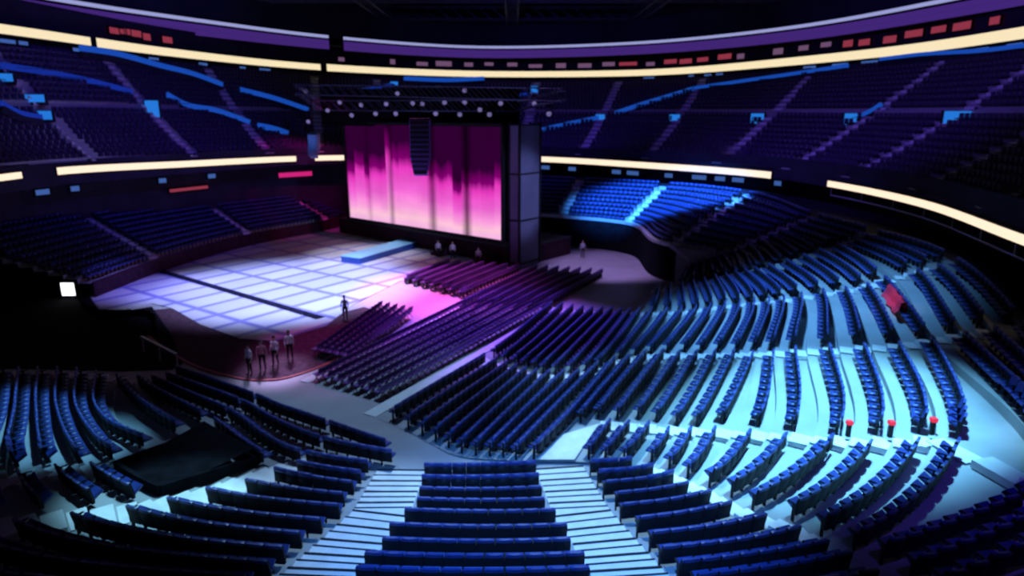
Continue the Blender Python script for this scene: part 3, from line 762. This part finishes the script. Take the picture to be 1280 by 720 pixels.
# ribbon displays
def ribbon(f, u0, u1, z0, h, m, label, dz=0):
    o = empty('ribbon_display', (0, 0, 0)); tag(o, label, 'led ribbon display')
    n = max(3, int((u1 - u0) / 14)); P = [f(u0 + (u1 - u0) * k / n) for k in range(n + 1)]; o.location = P[0]; C0 = Vector((-3, 52, 0))
    hs = MB(); fc = MB()
    for a, b in zip(P, P[1:]):
        a = a - P[0]; b = b - P[0]; t_ = Vector((b.x - a.x, b.y - a.y, 0)).normalized(); nn = Vector((-t_.y, t_.x, 0))
        if nn.dot(C0 - P[0] - a) < 0: nn = -nn
        hs.box((a + b) / 2 - nn * .02, (b - a) / 2 * 1.01, nn * .12, (0, 0, h / 2 + .09))
        c0, c1 = a + nn * .13, b + nn * .13
        fc.face([(c0.x, c0.y, c0.z - h / 2), (c1.x, c1.y, c1.z - h / 2), (c1.x, c1.y, c1.z + h / 2), (c0.x, c0.y, c0.z + h / 2)])
    hs.build('housing', M['black'], o); fc.build('led_face', m, o); return o
ribbon(R1, -150, 26, 0, .5, M['led'], 'short warm white ribbon display at the far left of the lower ring')
ribbon(R1, 70, 368, 0, .6, M['led'], 'warm white ribbon display above the left end stand')
ribbon(R1, 393, 560, 0, .6, M['led'], 'warm white ribbon display running behind the left of the pink screen')
ribbon(R1, 640, 965, 0, .62, M['led'], 'warm white ribbon display right of the screen over the blue lit stand')
ribbon(R1, 1036, 1560, 0, .48, M['led'], 'bright curved ribbon display sweeping down at the right over the corner seats')
ribbon(R2, -180, 98, 0, .75, M['led2'], 'warm ribbon display at the left start of the upper ring')
ribbon(R2, 106, 400, 0, .85, M['led2'], 'warm ribbon display of the upper ring, left of the truss lights')
ribbon(R2, 408, 1800, 0, 1.0, M['led2'], 'longest ribbon display sweeping across the upper ring to the right')
ribbon(R3, -180, 410, 0, .4, M['ledp'], 'thin pale violet ribbon display along the top ring at left')
ribbon(R3, 428, 1800, 0, .4, M['ledp'], 'thin pale blue ribbon display along the top ring to the right')
def low3(f, dz): return lambda u: f(u) - Vector((0, 0, dz))  # violet fascia is no display; its lit look is emitted by the face
ribbon(low3(R3, 1.1), -180, 410, 0, 1.3, M['fascia'], 'dim violet fascia with painted glow under the pale top ribbon at left')
ribbon(low3(R3, 1.1), 428, 1800, 0, 1.3, M['fascia'], 'dim violet fascia with painted glow under the pale top ribbon to the right')
# thin rail under the right ribbon
s = MB(); n = 30
for k in range(n): 
    u = 1040 + k * 13; v = u + 13; s.bar(R1(u) - Vector((0, 0, .9)), R1(v) - Vector((0, 0, .9)), .08)
    if k % 3 == 0: s.bar(R1(u) - Vector((0, 0, .9)), R1(u) - Vector((0, 0, .3)), .05)
tag(s.build('hanging_rail', M['rail']), 'thin pale rail below the bright curved ribbon at the right', 'rail')

# lit windows of the suites
def wall_window(f, u, z, w, h, m, off, label, cat='lit window', group=None, name='suite_window'):
    p = f(u); q = f(u + 2); t_ = Vector((q.x - p.x, q.y - p.y, 0)).normalized(); C0 = Vector((-3, 52, 0)); v = Vector((p.x - C0.x, p.y - C0.y, 0)).normalized()
    nn = Vector((-t_.y, t_.x, 0)); nn = nn if nn.dot(C0 - p) > 0 else -nn
    o = empty(name, Vector((p.x, p.y, z)) + v * off + nn * .12); tag(o, label, cat, group)
    a = MB(); a.box((0, 0, 0), t_ * w / 2, nn * .05, (0, 0, h / 2)); a.build('pane', m, o)
    a = MB()
    for s_ in (-1, 1): a.box(t_ * s_ * (w / 2 + .06), t_ * .06, nn * .09, (0, 0, h / 2 + .12)); a.box((0, 0, s_ * (h / 2 + .06)), t_ * (w / 2 + .12), nn * .09, (0, 0, .06))
    a.build('frame', M['black'], o)
G1 = 'lit suite windows under the top ring'
def u2(px): return px
reds = [(145, 2.2, 'winred'), (157, 1.6, 'winred'), (170, 2.2, 'winred'), (188, 1.2, 'winred'), (213, 1.6, 'winred'), (428, 1.2, 'winpink'), (490, 1.0, 'winpink'), (526, 2.2, 'winpink'), (553, 3.0, 'winpink'), (585, 1.6, 'winpink'), (612, 1.6, 'winpink'), (642, 1.8, 'winpink'), (670, 2.4, 'winpink'), (700, 1.8, 'winpink'), (728, 2.4, 'winpink'), (757, 2.2, 'winpink'), (782, 3.2, 'winred'), (812, 1.6, 'winpink'), (838, 2.6, 'winred'), (858, 2.6, 'winred'), (880, 2.4, 'winred'), (908, 3.0, 'winred'), (928, 1.6, 'winpink'), (972, 2.0, 'winpink'), (1000, 1.8, 'winpink'), (1030, 1.8, 'winpink'), (1058, 1.6, 'winred'), (1078, 1.8, 'winred'), (1108, 2.0, 'winred'), (1135, 2.6, 'winred'), (1165, 2.2, 'winred'), (1195, 2.6, 'winred'), (1235, 1.4, 'winred')]
for k, (u, w, mm) in enumerate(reds):
    c = {'winred': 'red lit', 'winpink': 'dim mauve lit'}[mm]
    wall_window(R2, u, 21.9 + .35 * random.random(), w, .55 + .3 * random.random(), M[mm], 1.0, '%s suite window under the top ring, %s from the left' % (c, ordw(k + 1)), group=G1)
blues = [(5, 1.6), (20, 1.0), (80, 1.2), (158, 1.2), (188, 1.6), (247, 1.6), (296, 1.2), (325, 2.2), (812, 2.0), (868, 1.2), (890, 1.6), (905, 1.6), (1015, 2.2), (1055, 2.6), (1092, 2.6), (1128, 3.0), (1180, 3.0), (1230, 2.6), (1272, 2.0)]
for k, (u, w) in enumerate(blues):
    wall_window(R2, u, 19.6, w, .3, M['winblue'], .2, 'small blue lamp panel just under the upper warm ribbon, %s from the left' % ordw(k + 1), 'lamp panel', 'blue lamp panels under the upper ribbon', 'lamp_panel')
lows = [(83, 1.6, 'winblue'), (120, 1.0, 'winblue'), (222, 1.0, 'winblue'), (276, 1.2, 'winblue'), (672, 3.2, 'winblue'), (711, 1.4, 'winblue'), (763, 1.6, 'winblue'), (781, 2.0, 'winblue'), (822, 1.2, 'winblue'), (857, 2.0, 'winblue'), (880, 1.4, 'winblue'), (900, 1.6, 'winblue'), (946, 1.0, 'winblue')]
for k, (u, w, mm) in enumerate(lows):
    wall_window(R1, u, 7.3, w * .8, .45, M[mm], 2.8, 'dim blue lit window in the dark wall under the lower ring, %s from the left' % ordw(k + 1), group='blue windows under the lower ring')
wall_window(R1, 377, 6.7, 4.2, .55, M['winmag'], 2.8, 'magenta lit sign strip beneath the ribbon, left of the screen', 'sign', name='sign_strip')
wall_window(R1, 250, 6.2, 4.5, .3, M['winred'], 2.8, 'thin dim red lit strip in the wall above the left end stand', 'sign', name='sign_strip')

# ---------------------------------------------------------------- blue led strips and portals on the upper tier
import numpy as np
UG = []
for k in range(1, len(USEC) - 1):
    for f in range(0, 8):
        for r in range(0, NU + 1):
            p = UROW[r][k][f]; q = proj(p)
            if q: UG.append((q[0], q[1], p))
UGA = np.array([(a, b) for a, b, _ in UG])
def usurf(x, y):
    d = (UGA[:, 0] - x) ** 2 + (UGA[:, 1] - y) ** 2; ids = np.argsort(d)[:4]; w = 1 / (d[ids] + 1.0); w /= w.sum()
    P = Vector((0, 0, 0))
    for i_, ww in zip(ids, w): P += UG[i_][2] * float(ww)
    # keep the depth of the surface but the direction of the sight line
    q = proj(P); dep = q[2]; dx = (x - 640) / FPX; dv = -(y - 360) / FPX
    return Vector((dx * dep, (CP + dv * SP) * dep, CAMZ + (-SP + dv * CP) * dep)) * 1.0
def strip(px, w, m, label):
    w *= .75
    d0, d1 = proj(usurf(*px[0]))[2] - .4, proj(usurf(*px[-1]))[2] - .4; P = []
    for x, y in px:
        dep = d0 + (d1 - d0) * (x - px[0][0]) / (px[-1][0] - px[0][0]); dx = (x - 640) / FPX; dv = -(y - 360) / FPX
        P.append(Vector((dx * dep, (CP + dv * SP) * dep, CAMZ + (-SP + dv * CP) * dep)))
    root = empty('led_strip', P[0]); tag(root, label, 'led strip')
    Q = [p - P[0] for p in P]; seg = spline(Q, 5); a = MB(); b = MB()
    for s_ in seg:
        for p, q in zip(s_, s_[1:]): a.bar(p, q, .25, w); b.bar(p - Vector((0, 0, w / 2 + .3)), q - Vector((0, 0, w / 2 + .3)), .3, .6)
    a.build('tube', m, root); b.build('parapet', M['darkwall'], root)
strip([(100, 60), (140, 66), (200, 82), (240, 92), (278, 106)], .75, M['strip'], 'bright blue led strip slanting under the upper ribbon at left')
strip([(300, 112), (340, 122), (385, 137)], .8, M['strip'], 'blue led strip slanting down to the left of the truss lights')
strip([(0, 82), (60, 91), (110, 101), (165, 115)], .7, M['stripdim'], 'dim blue led strip across the upper seats at far left')
strip([(208, 118), (230, 130), (270, 138), (312, 153)], .75, M['strip'], 'blue led strip in the middle of the left upper seats')
strip([(322, 157), (342, 161), (360, 167)], .9, M['strip'], 'short blue led strip just above the lower ribbon at left')
strip([(0, 128), (25, 141), (52, 146)], .5, M['stripdim'], 'very dim blue led strip over the lowest far left seats')
strip([(432, 118), (455, 113), (492, 106)], .8, M['stripdim'], 'short dim blue led strip above the truss lights')
strip([(505, 98), (560, 100), (605, 98)], .9, M['strip'], 'horizontal blue led strip under the upper ribbon over the screen')
strip([(610, 133), (635, 122), (660, 118)], .8, M['stripdim'], 'dim blue led strip rising above the right end of the screen')
strip([(657, 167), (700, 157), (748, 147)], .75, M['strip'], 'blue led strip rising from the tower beside the lower ribbon')
strip([(768, 142), (800, 131), (830, 122), (866, 111)], .8, M['strip'], 'blue led strip in the middle of the right upper seats')
strip([(868, 110), (930, 101), (1000, 91), (1060, 82)], .6, M['strip'], 'long blue led strip climbing towards the upper ribbon at right')
strip([(1100, 74), (1150, 68), (1230, 63), (1280, 57)], .5, M['strip'], 'blue led strip just under the upper ribbon at far right')
def portal(x, y, w, h, label):
    p = usurf(x, y); d = Vector((-p.x * .6, -p.y, 0)).normalized(); t_ = Vector((-d.y, d.x, 0))
    root = empty('stair_portal', p); tag(root, label, 'lit portal')
    a = MB(); a.box(d * .35, t_ * w / 2, d * .04, (0, 0, h / 2)); a.build('light_panel', M['portal'], root)
    a = MB(); a.box((0, 0, -.1), t_ * (w / 2 + .12), d * .3, (0, 0, h / 2 + .15)); a.build('surround', M['darkwall'], root)
for x, y, w, h, lb in ((750, 147, 1.3, .9, 'cyan lit portal box right of the screen tower'), (843, 147, 1.3, .8, 'cyan lit portal box over the middle of the blue stand'), (946, 148, 1.4, 1.1, 'blue lit portal box beside the second right aisle'), (1063, 149, 1.2, 1.1, 'cyan lit portal box at the foot of the bent blue handrail'),
                      (1195, 147, 1.8, 1.0, 'deep blue lit portal box, the furthest right'), (191, 136, 1.2, 1.6, 'blue lit portal box on the middle left aisle'), (57, 144, 1.0, .7, 'pale blue portal box at far left by the aisle'), (45, 123, 1.3, .6, 'small white blue portal light at far left'),
                      (6, 97, 1.2, .6, 'blue portal light at the left edge of the upper seats'), (493, 107, 1.2, 1.2, 'pale blue portal light over the left of the truss'), (668, 113, 1.2, 1.4, 'pale portal light above the screen tower')):
    portal(x, y, w, h, lb)
strip([(1072, 146), (1090, 138), (1102, 130)], .55, M['strip'], 'short bent blue handrail light by the third right aisle')

# ================================================================ RIG, ARRAYS, ROOF STEEL
def truss(name, a, b, w, label):
    a, b = Vector(a), Vector(b); root = empty(name, a); tag(root, label, 'truss'); d = (b - a); L = d.length; d.normalize()
    up_ = Vector((0, 0, 1)); x = d.cross(up_).normalized(); s = MB(); c = MB()
    cs = [x * w / 2 + up_ * w / 2, -x * w / 2 + up_ * w / 2, x * w / 2 - up_ * w / 2, -x * w / 2 - up_ * w / 2]
    for q in cs: s.tube(q, q + d * L, .05 * w + .02, 6)
    n = max(2, int(L / (w * 1.2)))
    for k in range(n):
        p, q = d * L * k / n, d * L * (k + 1) / n
        for i, j in ((0, 1), (2, 3), (0, 2), (1, 3)): c.bar(p + cs[i], q + cs[j], .04 * w + .02)
    s.build('chord', M['steel'], root); c.build('lattice', M['steel'], root)
    return root
mid_y = lambda px, py, dep: Vector(((px - 640) / FPX * dep, (CP - (py - 360) / FPX * SP) * dep, CAMZ + (-SP - (py - 360) / FPX * CP) * dep))
tA, tB = mid_y(398, 132, 72), mid_y(650, 132, 60)
truss('lighting_truss', tA, tB, 1.0, 'lower horizontal lighting truss hanging in front of the pink screen')
tC, tD = mid_y(372, 112, 70), mid_y(705, 118, 56)
truss('lighting_truss', tC, tD, 1.0, 'upper horizontal lighting truss above the screen')
truss('lighting_truss', tA, tC, .7, 'short truss joining the rig at its left end')
truss('lighting_truss', tB, tD, .7, 'short truss joining the rig at its right end by the tower')
s = MB(); s.box((tA + tB) / 2 + Vector((0, 1.2, -.2)), (tB - tA) / 2, (0, .15, 0), (0, 0, 1.9)); tag(s.build('black_border_drape', M['drape']), 'black masking drape hung behind the lighting truss above the screen', 'drape')
fixtures = [(410, 137), (425, 127), (452, 130), (483, 129), (470, 141), (495, 141), (497, 116), (516, 128), (528, 129), (545, 141), (575, 142), (581, 112), (581, 127), (600, 136), (556, 127), (626, 128), (612, 142), (668, 128), (686, 141), (383, 113), (386, 151), (440, 143)]
for k, (x, y) in enumerate(fixtures):
    f = (x - 398) / 252; p = mid_y(x, y, 72 - 12 * f - .8)
    o = empty('moving_light', p + Vector((0, 0, .35))); tag(o, 'small moving light on the rig above the screen, %s counting from left' % ordw(1 + sorted(range(len(fixtures)), key=lambda q: fixtures[q]).index(k)), 'stage light', 'moving lights on the rig above the screen')
    a = MB(); a.abox(-.22, .22, -.15, .15, .12, .30); a.build('base', M['black'], o)
    a = MB(); a.abox(-.27, -.22, -.06, .06, -.42, .14); a.abox(.22, .27, -.06, .06, -.42, .14); a.build('yoke', M['black'], o)
    d = Vector((.1 * (random.random() - .5), -1, -.35)).normalized(); c0 = Vector((0, 0, -.36))
    a = MB(); a.tube(c0 - d * .28, c0 + d * .22, .19, 12, .22); h = a.build('head', M['black'], o)
    a = MB(); a.tube(c0 + d * .22, c0 + d * .25, .22, 12); a.build('lens', M['lens'], h)
# line array in front of the screen
def line_array(px, ytop, ybot, dep, w, m, label, n):
    top, bot = mid_y(px, ytop, dep), mid_y(px, ybot, dep); root = empty('line_array', top); tag(root, label, 'loudspeaker'); H_ = (top - bot).length; h = H_ / n
    for k in range(n):
        t_ = k / n; yo = -.9 * t_ * t_; ww = w * (1 - .62 * max(0, t_ - .62) ** 1.2 / .38 ** 1.2 * .7)
        a = MB(); z = -h * (k + .5); tl = -.5 * t_
        a.box((0, yo, z), (ww / 2, 0, 0), (0, .45, .45 * tl), (0, -.0, h * .46)); c = a.build('cabinet', M['array'] if m is None else m, root)
        a = MB(); a.box((0, yo - .47, z - .47 * tl * 0), (ww / 2 * .92, 0, 0), (0, .02, 0), (0, 0, h * .4)); a.build('grille', M['black'] if m is None else m, c)
    a = MB(); a.abox(-w / 2, w / 2, -.5, .5, 0, .15); a.bar((0, 0, .1), (0, 0, 3.2), .08); a.build('flying_frame', M['black'], root)
line_array(525, 150, 216, 58, 1.75, None, 'dark curved line array hanging in front of the pink screen', 11)
line_array(392, 168, 195, 62, .85, M['tower'], 'small grey blue line array hanging left of the screen', 6)
spot('array_spot', (-22, 50, 20), mid_y(392, 180, 62), (.1, .35, 1), 9000, 6, .4)
# roof trusses
for k, (x0, y0, x1, y1) in enumerate(((-60, 60, 60, 60), (-60, 78, 60, 78), (-60, 96, 60, 96), (-60, 114, 60, 114), (-20, 40, -20, 130), (0, 40, 0, 130), (20, 40, 20, 130))):
    truss('roof_truss', (x0, y0, 29.2), (x1, y1, 29.2), 1.8, ['nearest cross beam of roof steel', 'second cross beam of roof steel', 'third cross beam of roof steel', 'furthest cross beam of roof steel', 'lengthwise roof beam on the left', 'lengthwise roof beam down the middle', 'lengthwise roof beam on the right'][k] + ' under the dark ceiling')

# ================================================================ SMALL THINGS
# low black sheet added to darken the left of the tiled floor
s = MB(); A_, B_ = un(95, 368, 0), Vector((-27, 44.5, 0)); n = 60; pv = None
pts = [A_ + Vector((-1, 1, 0)), A_, un(135, 396, 0), un(180, 396, 0), un(195, 420, 0)]
fine = []
for sg in spline(pts, 16): fine += sg
for k, p in enumerate(fine):
    q = p + Vector((.12 * math.sin(k * 1.9), .12 * math.cos(k * 1.9), 0))
    if pv is not None: s.face([(pv.x, pv.y, 0), (q.x, q.y, 0), (q.x, q.y, .5), (pv.x, pv.y, .5)])
    pv = q
o = s.build('black_sheet', M['drape']); md = o.modifiers.new('s', 'SOLIDIFY'); md.thickness = .04
tag(o, 'low black sheet added for the unlit left corner of the tiled floor', 'drape')
# white work light
p = un(97, 369, 0) - Vector((0, 1, 0)); o = empty('work_light', p); tag(o, 'small square white work light at the dark left end of the floor', 'lamp')
a = MB(); a.abox(-.5, .5, -.03, .03, .25, 1.25); a.build('light_panel', M['white'], o)
a = MB(); a.abox(-.58, .58, .03, .2, .17, 1.33); a.build('housing', M['black'], o)
a = MB()
for x in (-.4, .4): a.bar((x, -.3, 0), (x, .12, .3), .06); a.bar((x, .5, 0), (x, .12, .3), .06)
a.build('stand', M['black'], o)
# blue stair rail glimpse at left
def rail(px, label, z=1.0):
    a, b = un(*px[0], z), un(*px[1], z); o = empty('hand_rail', a); tag(o, label, 'handrail'); d = b - a
    s = MB(); s.bar((0, 0, 0), d, .16, .12); s.build('rail', M['rail'], o)
    for t_ in (0, .5, 1): s = MB(); s.bar(d * t_ - Vector((0, 0, z - .05)), d * t_, .06); s.build('post', M['rail'], o)
rail([(177, 421), (220, 443)], 'pale handrail in the dark area left of the carpet')
# barrier boards along the left end stand
for k, (x0, y0, x1, y1, mm, lb) in enumerate(((208, 322, 228, 319, 'cap', 'grey courtside board at the foot of the left stairs'), (229, 318, 243, 315, 'redcloth', 'red courtside board beside the tiled floor'), (244, 315, 270, 309, 'cap', 'pale courtside board right of the red one'), (335, 292, 370, 286, 'stage', 'dark board below the purple end seats'), (380, 284, 410, 279, 'shirtp', 'pinkish board below the magenta seats'))):
    a, b = un(x0, y0 + 6, 0), un(x1, y1 + 6, 0); d = b - a; n = Vector((-d.y, d.x, 0)).normalized()
    o = empty('courtside_board', a); tag(o, lb, 'board'); s = MB(); s.box(d / 2 + Vector((0, 0, .45)), d / 2, n * .06, (0, 0, .42)); s.build('panel', M[mm], o)
    s = MB(); s.box(d / 2 + Vector((0, 0, .9)), d / 2, n * .09, (0, 0, .04)); s.build('cap_rail', M['black'], o)
# red aisle lamps on the curved right rows
for x, y, lb in ((1072, 546, 'small red aisle lamp on the right rows, left of three'), (1112, 546, 'small red aisle lamp on the right rows, middle of three'), (1155, 543, 'small red aisle lamp on the right rows, right of three')):
    best = min(((((proj(GRID[(SI['D'], j)])[0] - x) ** 2), j) for j in range(16, 25))); p = GRID[(SI['D'], best[1])]
    o = empty('aisle_lamp', p + Vector((.1, .35, 0))); tag(o, lb, 'lamp'); a = MB(); a.abox(-.07, .07, -.07, .07, 0, .5); a.build('post', M['black'], o)
    a = MB(); a.abox(-.1, .1, -.1, .1, .5, .64); a.build('lens', M['redlamp'], o)
# red cloth draped over seats
p = ROW[24][SI['E']]; q = p[5]; nx = ROW[25][SI['E']][5]; tdir = (p[6] - p[4]).normalized(); h = Vector((nx.x - q.x, nx.y - q.y, 0)).normalized(); base = q + h * .5
s = MB(); n = 12; prof = [(-.42, .45), (-.2, .62), (-.12, .95), (.02, 1.0), (.12, .93), (.2, .5)]
for k in range(n):
    for (a0, z0), (a1, z1) in zip(prof, prof[1:]):
        w = lambda kk, aa, zz: tdir * ((kk / n - .5) * 2.6) + h * (aa - .05 * math.sin(kk * 1.3)) + Vector((0, 0, zz + .03 * math.sin(kk * 2.1)))
        s.face([w(k, a0, z0), w(k + 1, a0, z0), w(k + 1, a1, z1), w(k, a1, z1)])
o = s.build('red_cloth', M['redcloth'], loc=base); md = o.modifiers.new('s', 'SOLIDIFY'); md.thickness = .03
tag(o, 'red cloth draped over the seat backs high in the right rows', 'cloth')
spot('cloth_spot', (4, 30, 24), base, (1, .5, .5), 6000, 5)

# ---------------------------------------------------------------- people
def person_mesh(name, shirt, pose=0):
    V = []; E_ = []; R_ = []
    def v(p, r): V.append(p); R_.append(r); return len(V) - 1
    def e(a, b): E_.append((a, b))
    pel = v((0, 0, .96), (.15, .11)); w = v((0, 0, 1.1), (.135, .10)); ch = v((0, .0, 1.30), (.165, .115)); nk = v((0, 0, 1.46), (.07, .07)); nk2 = v((0, .01, 1.53), (.055, .06))
    hd = v((0, .015, 1.62), (.085, .10)); hd2 = v((0, .01, 1.70), (.075, .09)); ht = v((0, 0, 1.75), (.045, .055))
    for a, b in ((pel, w), (w, ch), (ch, nk), (nk, nk2), (nk2, hd), (hd, hd2), (hd2, ht)): e(a, b)
    nose = v((0, .115, 1.63), (.018, .018)); e(hd, nose)
    for s in (-1, 1):
        er = v((s * .085, 0, 1.64), (.014, .022)); e(hd, er)
        hip = v((s * .10, 0, .88), (.095, .10)); kn = v((s * .115, .02 + .03 * s * pose, .50), (.062, .066)); an = v((s * .125, -.02 + .06 * s * pose, .10), (.042, .046)); he = v((s * .125, .02 + .06 * s * pose, .045), (.045, .042)); to = v((s * .14, .16 + .06 * s * pose, .035), (.042, .03))
        for a, b in ((pel, hip), (hip, kn), (kn, an), (an, he), (he, to)): e(a, b)
        sh = v((s * .19, 0, 1.40), (.062, .065)); el = v((s * .245, -.03 + .02 * pose, 1.13), (.045, .046)); wr = v((s * .245, .07 + .06 * pose, .90), (.028, .03)); pa = v((s * .24, .09 + .06 * pose, .83), (.022, .038))
        for a, b in ((ch, sh), (sh, el), (el, wr), (wr, pa)): e(a, b)
        for q, (dy, ln) in enumerate(((-.032, .065), (-.011, .085), (.011, .09), (.032, .08))):
            k1 = v((s * .236, .09 + .06 * pose + dy, .79), (.010, .010)); k2 = v((s * .225, .095 + .06 * pose + dy, .79 - ln * .55), (.009, .009)); k3 = v((s * .21, .1 + .06 * pose + dy, .79 - ln), (.008, .008))
            e(pa, k1); e(k1, k2); e(k2, k3)
        t1 = v((s * .225, .13 + .06 * pose, .83), (.011, .011)); t2 = v((s * .215, .145 + .06 * pose, .79), (.009, .009)); e(pa, t1); e(t1, t2)
    me = bpy.data.meshes.new(name); me.from_pydata(V, E_, []); o = bpy.data.objects.new(name, me); COL.objects.link(o)
    o.modifiers.new('skin', 'SKIN'); o.modifiers.new('sub', 'SUBSURF').levels = 1
    for i, r in enumerate(R_): me.skin_vertices[0].data[i].radius = r; me.skin_vertices[0].data[i].use_root = (i == 0)
    dg = bpy.context.evaluated_depsgraph_get(); dg.update(); nm = bpy.data.meshes.new_from_object(o.evaluated_get(dg)); bpy.data.objects.remove(o)
    nm.materials.clear()
    for m in (M['skin'], M[shirt], M['trouser'], M['shoe']): nm.materials.append(m)
    for f in nm.polygons:
        c = f.center; f.use_smooth = True
        if c.z < .09: f.material_index = 3
        elif c.z < .97 and abs(c.x) < .205: f.material_index = 2
        elif c.z < 1.47 and not (abs(c.x) > .2 and c.z < .93): f.material_index = 1
        else: f.material_index = 0
    return nm
def hair_mb():
    m = MB(); n, r = 12, 5
    P = [[Vector((.098 * math.cos(2 * math.pi * k / n) * math.cos(q / r * math.pi / 2), -.012 + .115 * math.sin(2 * math.pi * k / n) * math.cos(q / r * math.pi / 2), 1.66 + (.04 if 0 < 2 * k / n < 1 else -.03) * (1 - q / r) + .135 * math.sin(q / r * math.pi / 2))) for k in range(n)] for q in range(r + 1)]
    for q in range(r):
        for k in range(n): m.face([P[q][k], P[q][(k + 1) % n], P[q + 1][(k + 1) % n], P[q + 1][k]])
    return m
HM = hair_mb().mesh('hair', M['hair'])
PM = {}
def person(px, py, shirt, pose, rz, label, z=0.0):
    key = (shirt, pose)
    if key not in PM: PM[key] = person_mesh('body', shirt, pose)
    o = bpy.data.objects.new('person', PM[key]); COL.objects.link(o); o.location = un(px, py, z); o.rotation_euler = (0, 0, rz); tag(o, label, 'person')
    h = bpy.data.objects.new('hair', HM); COL.objects.link(h); h.parent = o
for a in ((313, 468, 'shirtw', 0, 2.6, 'person in a pale shirt standing nearest the curved carpet edge', .035), (329, 463, 'shirtp', 1, 3.4, 'person in a pink shirt just right of the nearest standing person', .035), (345, 457, 'shirtw', 1, 2.9, 'person in a pale shirt, third in the line by the tiles', .035), (363, 449, 'shirtw', 0, 3.6, 'person in a pale shirt at the right end of the line by the tiles', .035),
          (432, 400, 'shirtg', 0, 3.1, 'person in a grey shirt standing beside the small dark chair block', 0.06), (728, 322, 'shirtg', 0, 3.3, 'person in grey standing before the dark wall under the blue stand', 0), (685, 318, 'shirtg', 1, 2.8, 'person standing by the dark wall right of the stage tower', 0),
          (548, 322, 'shirtw', 0, 3.6, 'person in pale shirt at the stage front below the screen centre', 0), (566, 324, 'shirtw', 1, 3.2, 'person in pale shirt beside the other stagehand below the screen', 0), (598, 332, 'shirtw', 0, 2.8, 'person in pale shirt at the right part of the stage front', 0)):
    person(*a)
